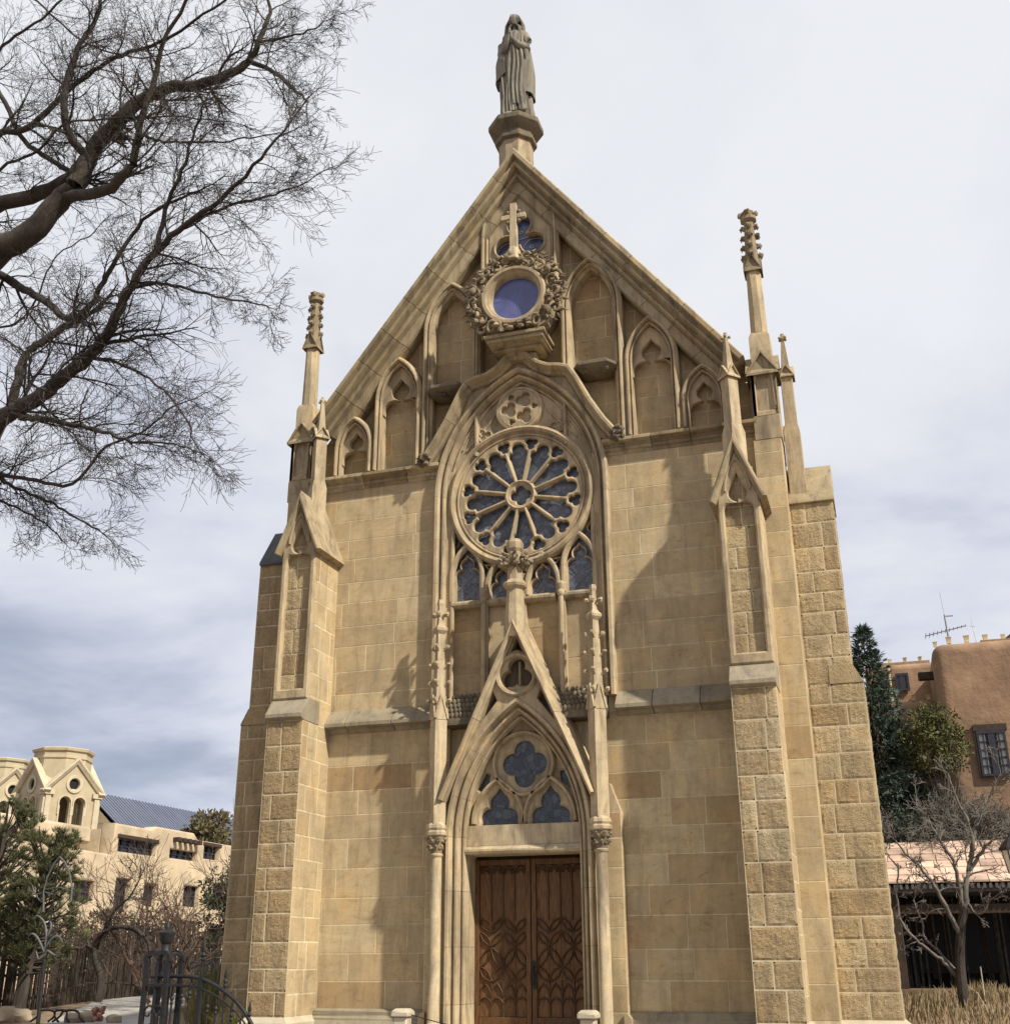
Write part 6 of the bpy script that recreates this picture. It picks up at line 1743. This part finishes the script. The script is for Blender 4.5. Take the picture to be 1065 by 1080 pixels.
# small bare tree before the arcade
rg = random.Random(33); SY = 8.0
def sp(px, py, dy=0.0): return at(px, py, SY+dy)
sm = thing('bare_tree', 'small leafless tree with a black trunk and silvery twisted branches before the dark shop', 'tree', (sp(1016, 1064).x, SY, gz(7.24, SY)))
b = MB(); base = sp(1016, 1064); seg(b, [Vector(p) for p in catmull([(base.x+.02, SY, gz(base.x, SY)-.1), tuple(sp(1014, 1035)), tuple(sp(1012, 1005)), tuple(sp(1014, 975)), tuple(sp(1018, 955))], 4)], [.125-.045*i/16 for i in range(17)], 10)
b.tint = .4; tr = b.build('trunk', BARKD, sm, recalc=False)
b = MB(); PS = dict(n=(4, 4, 5), ang=(25, 70), ratio=(.40, .68), wob=.34, bias=Vector((0, 0, .03)), rmin=.0065)
for P_, r0, r1, n, L in [
 ([(1018, 956, 0), (1019, 935, 0), (1022, 915, .1), (1026, 896, .1), (1022, 870, .2), (1010, 845, .3), (1003, 825, .3)], .075, .015, 10, .8),
 ([(1024, 918, .1), (1034, 900, 0), (1044, 888, -.1), (1062, 882, -.2), (1085, 880, -.3)], .05, .012, 9, .8),
 ([(1016, 960, 0), (1010, 925, -.1), (1004, 905, -.2), (990, 885, -.3), (980, 868, -.4), (966, 850, -.5)], .055, .012, 10, .75),
 ([(1012, 985, 0), (1000, 962, -.2), (985, 935, -.3), (970, 915, -.4), (952, 898, -.5), (944, 885, -.5)], .060, .012, 12, .7),
 ([(1008, 1030, .1), (992, 1012, 0), (975, 1000, -.1), (960, 985, -.2), (948, 968, -.3), (946, 940, -.3), (946, 915, -.4), (936, 902, -.4), (930, 899, -.4)], .042, .010, 8, .5),
 ([(1006, 1022, .2), (990, 1004, .3), (976, 990, .3), (972, 970, .3), (964, 952, .3), (966, 935, .3)], .035, .012, 8, .5),
 ([(972, 992, .3), (960, 996, .2), (952, 1002, .1), (947, 1003, .1)], .018, .008, 3, .3),
 ([(1022, 905, .1), (1030, 870, .3), (1040, 850, .4), (1048, 830, .4), (1056, 815, .4)], .045, .012, 9, .75),
 ([(1018, 950, 0), (1032, 965, -.2), (1045, 950, -.3), (1058, 940, -.4)], .025, .008, 6, .5),
 ([(1020, 945, .1), (1005, 935, .3), (990, 925, .4), (975, 938, .5)], .022, .008, 6, .5),
]: limb(b, [sp(*q) for q in P_], r0, r1, rg, PS, n, L, 2, start=.2)
b.build('limb', BARKG, tr, smooth=60, recalc=False)

# dry grass on the right bank
rg = random.Random(2); b = MB()
GRASS = simple('dry_straw_grass', (0.235, 0.178, 0.105), 0.9, 0.4, 2.0)
for i in range(7000):
    x = rg.uniform(5.6, 14); y = rg.uniform(3.2, 13.2)
    if abs(x-5) < 1.1 and y < 1.5: continue
    z = gz(x, y); h = rg.uniform(.10, .36)*(0.6+.8*max(0, noise.noise(Vector((x*.7, y*.7, 1)))+.4)); w = rg.uniform(.008, .02)
    ln_ = Vector((rg.gauss(0, .22), rg.gauss(0, .2), 1)); b.tint = rg.random(); o = len(b.v); a = rg.uniform(0, PI); s_ = Vector((math.cos(a)*w, math.sin(a)*w, 0)); p = Vector((x, y, z-.02)); t_ = p+ln_*h
    m_ = p+Vector((ln_.x*.35, ln_.y*.35, .6))*h
    b.v += [tuple(p-s_), tuple(p+s_), tuple(m_+s_*.8), tuple(t_), tuple(m_-s_*.8)]; b.face((o, o+1, o+2, o+3, o+4))
tag(b.build('dry_grass', GRASS, smooth=None, recalc=False), 'dry straw-coloured grass on the bank at the right of the chapel', 'grass', kind='stuff')
b = MB(); s0 = at(1037, 1045, 9)
b.tube([(s0.x, 9, gz(s0.x, 9)), (s0.x+.01, 9, gz(s0.x, 9)+.75)], [.018, .012], 6)
tag(b.build('marker_stake', simple('pale_stake', (.45, .38, .30), .9)), 'thin pale stake standing upright in the dry grass beside the black trunk', 'stake')

# ------------------------------------------------------------------ planting on the left
def pine(label, x, y, z0, H, n, rg, rad_, zc, grp=None):
    t = thing('pine_tree', label, 'tree', (x, y, z0), grp)
    tb = MB(); b = MB(); top_ = Vector((x+.25, y, z0+H))
    seg(tb, [Vector(p) for p in catmull([(x-.15, y, z0-.1), (x, y, z0+1.2), (x+.15, y, z0+2.4), tuple(top_)], 4)], [.24, .22, .2, .19, .18, .16, .15, .14, .13, .11, .08, .05, .02], 9)
    for i in range(n):
        h = rg.random(); a = rg.uniform(0, 2*PI); rr = rad_*(1-.75*abs(h-.32)**1.1)*rg.uniform(.45, 1.08)
        p = Vector((x+.12+rr*math.cos(a), y+rr*math.sin(a), z0+zc+(H-zc)*h+rg.uniform(-.1, .2)))
        if noise.noise(p*.9) < -.22: continue
        k0 = Vector((x+.1, y, z0+zc*.8+(H-zc)*h*.85)); seg(tb, [k0, k0.lerp(p, .6)+Vector((0, 0, -.12)), p], [.04, .025, .012], 4)
        cl = rg.uniform(.1, .95); up_ = ((p-k0).normalized()*.8+Vector((0, 0, .55))).normalized()
        for c in range(4):
            cc = p+rvec(rg)*.16
            for _ in range(26):
                d = (up_+rvec(rg)*.85).normalized(); b.tint = max(0, min(1, cl+rg.uniform(-.3, .3)))
                leafq(b, cc, d, .018, rg.uniform(.16, .27), rg)
    tb.build('trunk', BARK, t, recalc=False); b.build('crown', PINEN, t, smooth=None, recalc=False)
px_ = at(22, 1065, 10.5)
pine('bushy pine with upturned needle tufts in front of the stick fence', px_.x, 10.5, gz(px_.x, 10.5), 5.3, 270, random.Random(6), 1.4, 1.5)
px_ = at(-30, 1065, 14); pine('taller pine at the left edge behind the bushy one', px_.x, 14, gz(px_.x, 14), 6.6, 230, random.Random(16), 2.0, 2.2)
PC = dict(n=(4, 5, 5), ang=(20, 58), ratio=(.45, .78), wob=.24, bias=Vector((0, 0, .08)), rmin=.0075)
def bare_shrub(label, x, y, stems, H, rg, mat, lvl=3, spread=.7, r=.07):
    z = gz(x, y); t = thing('bare_shrub', label, 'shrub', (x, y, z))
    b = MB()
    for i in range(stems):
        a = 2*PI*i/stems+rg.uniform(-.4, .4); twig(b, Vector((x+.1*math.cos(a), y+.1*math.sin(a), z-.05)), Vector((spread*math.cos(a), spread*math.sin(a), 1)), H*rg.uniform(.7, 1.05), r, lvl, rg, PC)
    b.build('branches', mat, t, smooth=None, recalc=False)
q = at(165, 1040, 15); bare_shrub('spreading leafless shrub with reddish twigs before the middle of the cream hotel', q.x, 15, 7, 4.6, random.Random(41), TWIGR)
q = at(205, 1040, 17); bare_shrub('slender leafless shrub with reddish twigs nearest the chapel buttress', q.x, 17, 5, 5.4, random.Random(43), TWIGR, spread=.5)
q = at(108, 1050, 20.5); bare_shrub('low leafless shrub with crooked stems behind the stick fence', q.x-.8, 20.5, 6, 3.4, random.Random(47), TWIGR, spread=1.1)
# gnarled limb arching over the gate path
rg = random.Random(50); gn = thing('gnarled_tree', 'gnarled dark tree bending low over the path behind the gate post', 'tree', (at(105, 1050, 13).x, 13, gz(-18, 13)))
b = MB(); tpx = lambda px, py: at(px, py, 13)
limb(b, [tpx(104, 1056), tpx(106, 1030), tpx(100, 1005), tpx(108, 985), tpx(125, 978), tpx(145, 982), tpx(158, 998)], .14, .05, rg, PC, 14, 1.3, 2)
limb(b, [tpx(100, 1006), tpx(88, 990), tpx(74, 978), tpx(60, 975)], .08, .02, rg, PC, 8, 1.1, 2)
limb(b, [tpx(112, 983), tpx(120, 962), tpx(138, 945), tpx(150, 920)], .06, .015, rg, PC, 8, 1.1, 2)
b.build('branches', BARKD, gn, smooth=60, recalc=False)
q = at(238, 960, 19); leafy('evergreen_shrub', 'dark evergreen shrub half hidden behind the left buttress', 'shrub', q.x+.2, 19, gz(q.x, 19), q, (1.0, .9, 1.7), 60, 60, simple('dark_evergreen_leaves', (.035, .045, .022), .7, .4), random.Random(51), .07, .12, .07, BARKD, .3, 2)
q = at(222, 866, 62); leafy('conifer_tree', 'olive-brown conical tree showing above the right end of the cream hotel', 'tree', q.x, 62, -1.4, Vector((q.x, 62, 7.2)), (1.9, 1.9, 3.9), 130, 60, simple('olive_brown_leaves', (.10, .085, .040), .8, .35), random.Random(52), .22, .42, .25, BARK, .75)
q = at(122, 1020, 28); leafy('evergreen_shrub', 'brownish hedge shrub at the foot of the cream hotel wall', 'shrub', q.x, 28, gz(q.x, 28), Vector((q.x, 28, .6)), (4.5, 1.2, 1.6), 90, 40, simple('brown_hedge_leaves', (.075, .06, .035), .8, .4), random.Random(53), .10, .2, .06, BARKD, .45, 4)
# ornamental grasses by the buttress
OG = simple('green_gold_grass', (0.17, 0.15, 0.045), 0.8, 0.35, 1.5)
OGG = simple('green_grass_blades', (0.075, 0.095, 0.030), 0.8, 0.35, 1.5)
for i, (px, y, h, m, lab) in enumerate([(216, .2, 1.5, OG, 'golden-green grass clump seen through the gate bars'), (240, .9, 1.8, OGG, 'tall green grass clump nearest the left buttress'), (252, -.8, 1.0, OG, 'short straw-gold grass clump at the foot of the left buttress'), (225, 2.2, 1.9, OGG, 'dark green grass clump behind the golden one by the gate')]):
    q = at(px, 1060, y); b = MB(); rg = random.Random(70+i); z = gz(q.x, y)
    for k in range(620):
        a = rg.uniform(0, 2*PI); r = .20*rg.random()**.5; L = h*rg.uniform(.55, 1.1); out_ = Vector((math.cos(a), math.sin(a), 0)); dr = rg.uniform(.1, .75)
        p = Vector((q.x, y, z))+out_*r; w = .008; s_ = Vector((-out_.y, out_.x, 0))*w; o = len(b.v); b.tint = rg.random()
        pts = [p+out_*(dr*L*t*t*.8)+Vector((0, 0, L*(t-.35*dr*t*t))) for t in (0, .4, .75, 1)]
        for t_, pp in enumerate(pts): b.v += [tuple(pp-s_*(1-t_*.3)), tuple(pp+s_*(1-t_*.3))]
        for t_ in range(3): b.face((o+2*t_, o+2*t_+1, o+2*t_+3, o+2*t_+2))
    tag(b.build('ornamental_grass', m, smooth=None, recalc=False), lab, 'grass clump')

# ------------------------------------------------------------------ small things on the left
ROCK = simple('tan_field_rock', (.33, .26, .19), .95, .25, 2.0, bstr=.5, bsc=9, bd=.03)
for i, (px, py, y, s, lab) in enumerate([(6, 1074, 9.0, .42, 'square-edged tan rock at the left edge by the path'), (21, 1078, 9.2, .34, 'rounded pale rock second from the left edge'), (76, 1080, 9.0, .26, 'small pale rock right of the iron garden pole'), (90, 1081, 9.4, .30, 'flat tan rock beside the pink ornament'), (120, 1083, 9.2, .22, 'little rock just right of the pink ornament'), (161, 1066, 14.5, .20, 'small rock on the far side of the path')]):
    q = at(px, py, y); b = MB(); z = gz(q.x, y); b.blob((q.x, y, z+s*.35), s*1.05, s*.9, s*.7, i*7+1, 10, 7, .22)
    tag(b.build('garden_rock', ROCK, smooth=50), lab, 'rock', 'rocks edging the path')
q = at(103, 1078, 9.0); z = gz(q.x, 9.0); b = MB(); rg = random.Random(5)
for k in range(12): b.tint = rg.random(); b.blob((q.x+rg.uniform(-.11, .11), 9+rg.uniform(-.1, .1), z+.08+.30*rg.random()), .075, .07, .07, k, rough=.35)
tag(b.build('garden_ornament', simple('salmon_terracotta', (.33, .17, .12), .9), smooth=60), 'small lumpy salmon-pink ornament on the ground beside the path', 'ornament')
b = MB()
for c, w in ((47, .5), (62, .38), (72, .55)):
    q = at(c, 1082, 8.6); b.tube([(q.x-w+2*w*k/12, 8.6+.1*math.sin(k), gz(q.x, 8.6)+.05+.30*math.sin(PI*k/12)) for k in range(13)], .030, 6)
tag(b.build('bent_hose', IRON, smooth=60), 'black hose looping over the ground among the tan rocks', 'hose')
iy = -3.0
ipx = lambda px, py, dy=0: at(px, py, iy+dy)
IRONP = simple('dull_grey_iron', (.10, .10, .105), .7, .3, 8.0, metal=.2)
io_ = thing('garden_ornament', 'tall black iron garden pole with pale curling leaves and a pointed arch hoop on top', 'ornament', (ipx(40, 1085).x, iy, gz(-6.5, iy)))
b = MB(); q = ipx(40, 1080); b.tube([(q.x-.03, iy, gz(q.x, iy)-.1), tuple(q), tuple(ipx(44, 1040)), tuple(ipx(47, 1012))], .034, 8); b.tube([tuple(ipx(47, 1012)), tuple(ipx(55, 960)), tuple(ipx(63, 902))], .014, 6); b.build('pole', IRON, io_, smooth=60)
b = MB()
b.tube([ipx(46, 962), ipx(46, 940), ipx(50, 925), ipx(57, 911), ipx(63, 904)], .017, 6); b.tube([ipx(63, 904), ipx(68, 909), ipx(73, 920), ipx(76, 935), ipx(75, 950)], .017, 6)
b.tube([ipx(48, 938), ipx(62, 936), ipx(75, 940)], .009, 5); b.tube([ipx(30, 938), ipx(38, 944), ipx(46, 941), ipx(58, 944)], .010, 5); b.tube([ipx(34, 934), ipx(36, 942), ipx(42, 950)], .009, 5)
b.build('arch_hoop', IRONP, io_, smooth=60)
b = MB()
for P_ in ([(47, 1005), (40, 990), (34, 985), (30, 988)], [(47, 1005), (49, 985), (46, 972), (39, 966), (36, 969)], [(48, 1000), (55, 990), (62, 988), (66, 994)], [(47, 1010), (50, 1003), (58, 1008), (63, 1004)], [(47, 1006), (41, 1012), (38, 1003)], [(49, 990), (54, 978), (52, 968)]):
    pts = catmull([tuple(ipx(*p_)) for p_ in P_], 4); m = len(pts); b.tint = .8
    b.tube(pts, [.006+.013*math.sin(PI*min(1, .15+k/m)) for k in range(m)], 7)
b.build('curled_leaf', IRONP, io_, smooth=60)
# parked car glimpsed beyond the shrubs
q = at(214, 1022, 33); cz = gz(q.x, 33)
car = thing('parked_car', 'silver-blue parked car half hidden by twigs beyond the gate', 'car', (q.x, 33, cz))
b = MB()
side = [(-2.2, .45), (-2.15, .85), (-1.3, .98), (-.7, 1.42), (.75, 1.45), (1.5, 1.02), (2.15, .9), (2.2, .45)]
b.loft([[(q.x+x, 33+y, cz+z) for x, z in side] for y in (-.8, -.78, .78, .8)]); b.build('body', simple('silver_blue_paint', (.32, .36, .42), .3, .05, spec=.6), car, bevel=.06)
b = MB(); b.extr_y([(q.x-1.15, cz+1.0), (q.x-.66, cz+1.37), (q.x+.70, cz+1.40), (q.x+1.3, cz+1.04)], 32.18, 32.215); b.build('window', PANE, car)
for sx_ in (-1.35, 1.35):
    for sy_ in (-.72, .72):
        b = MB(); b.extr_y(circle(q.x+sx_, cz+.33, .33, 20), 33+sy_-.1, 33+sy_+.1); w_ = b.build('wheel', simple('tyre_rubber', (.02, .02, .02), .9), car)
        b = MB(); b.extr_y(circle(q.x+sx_, cz+.33, .19, 16), 33+sy_-.115, 33+sy_+.115); b.build('rim', IRONG, w_)
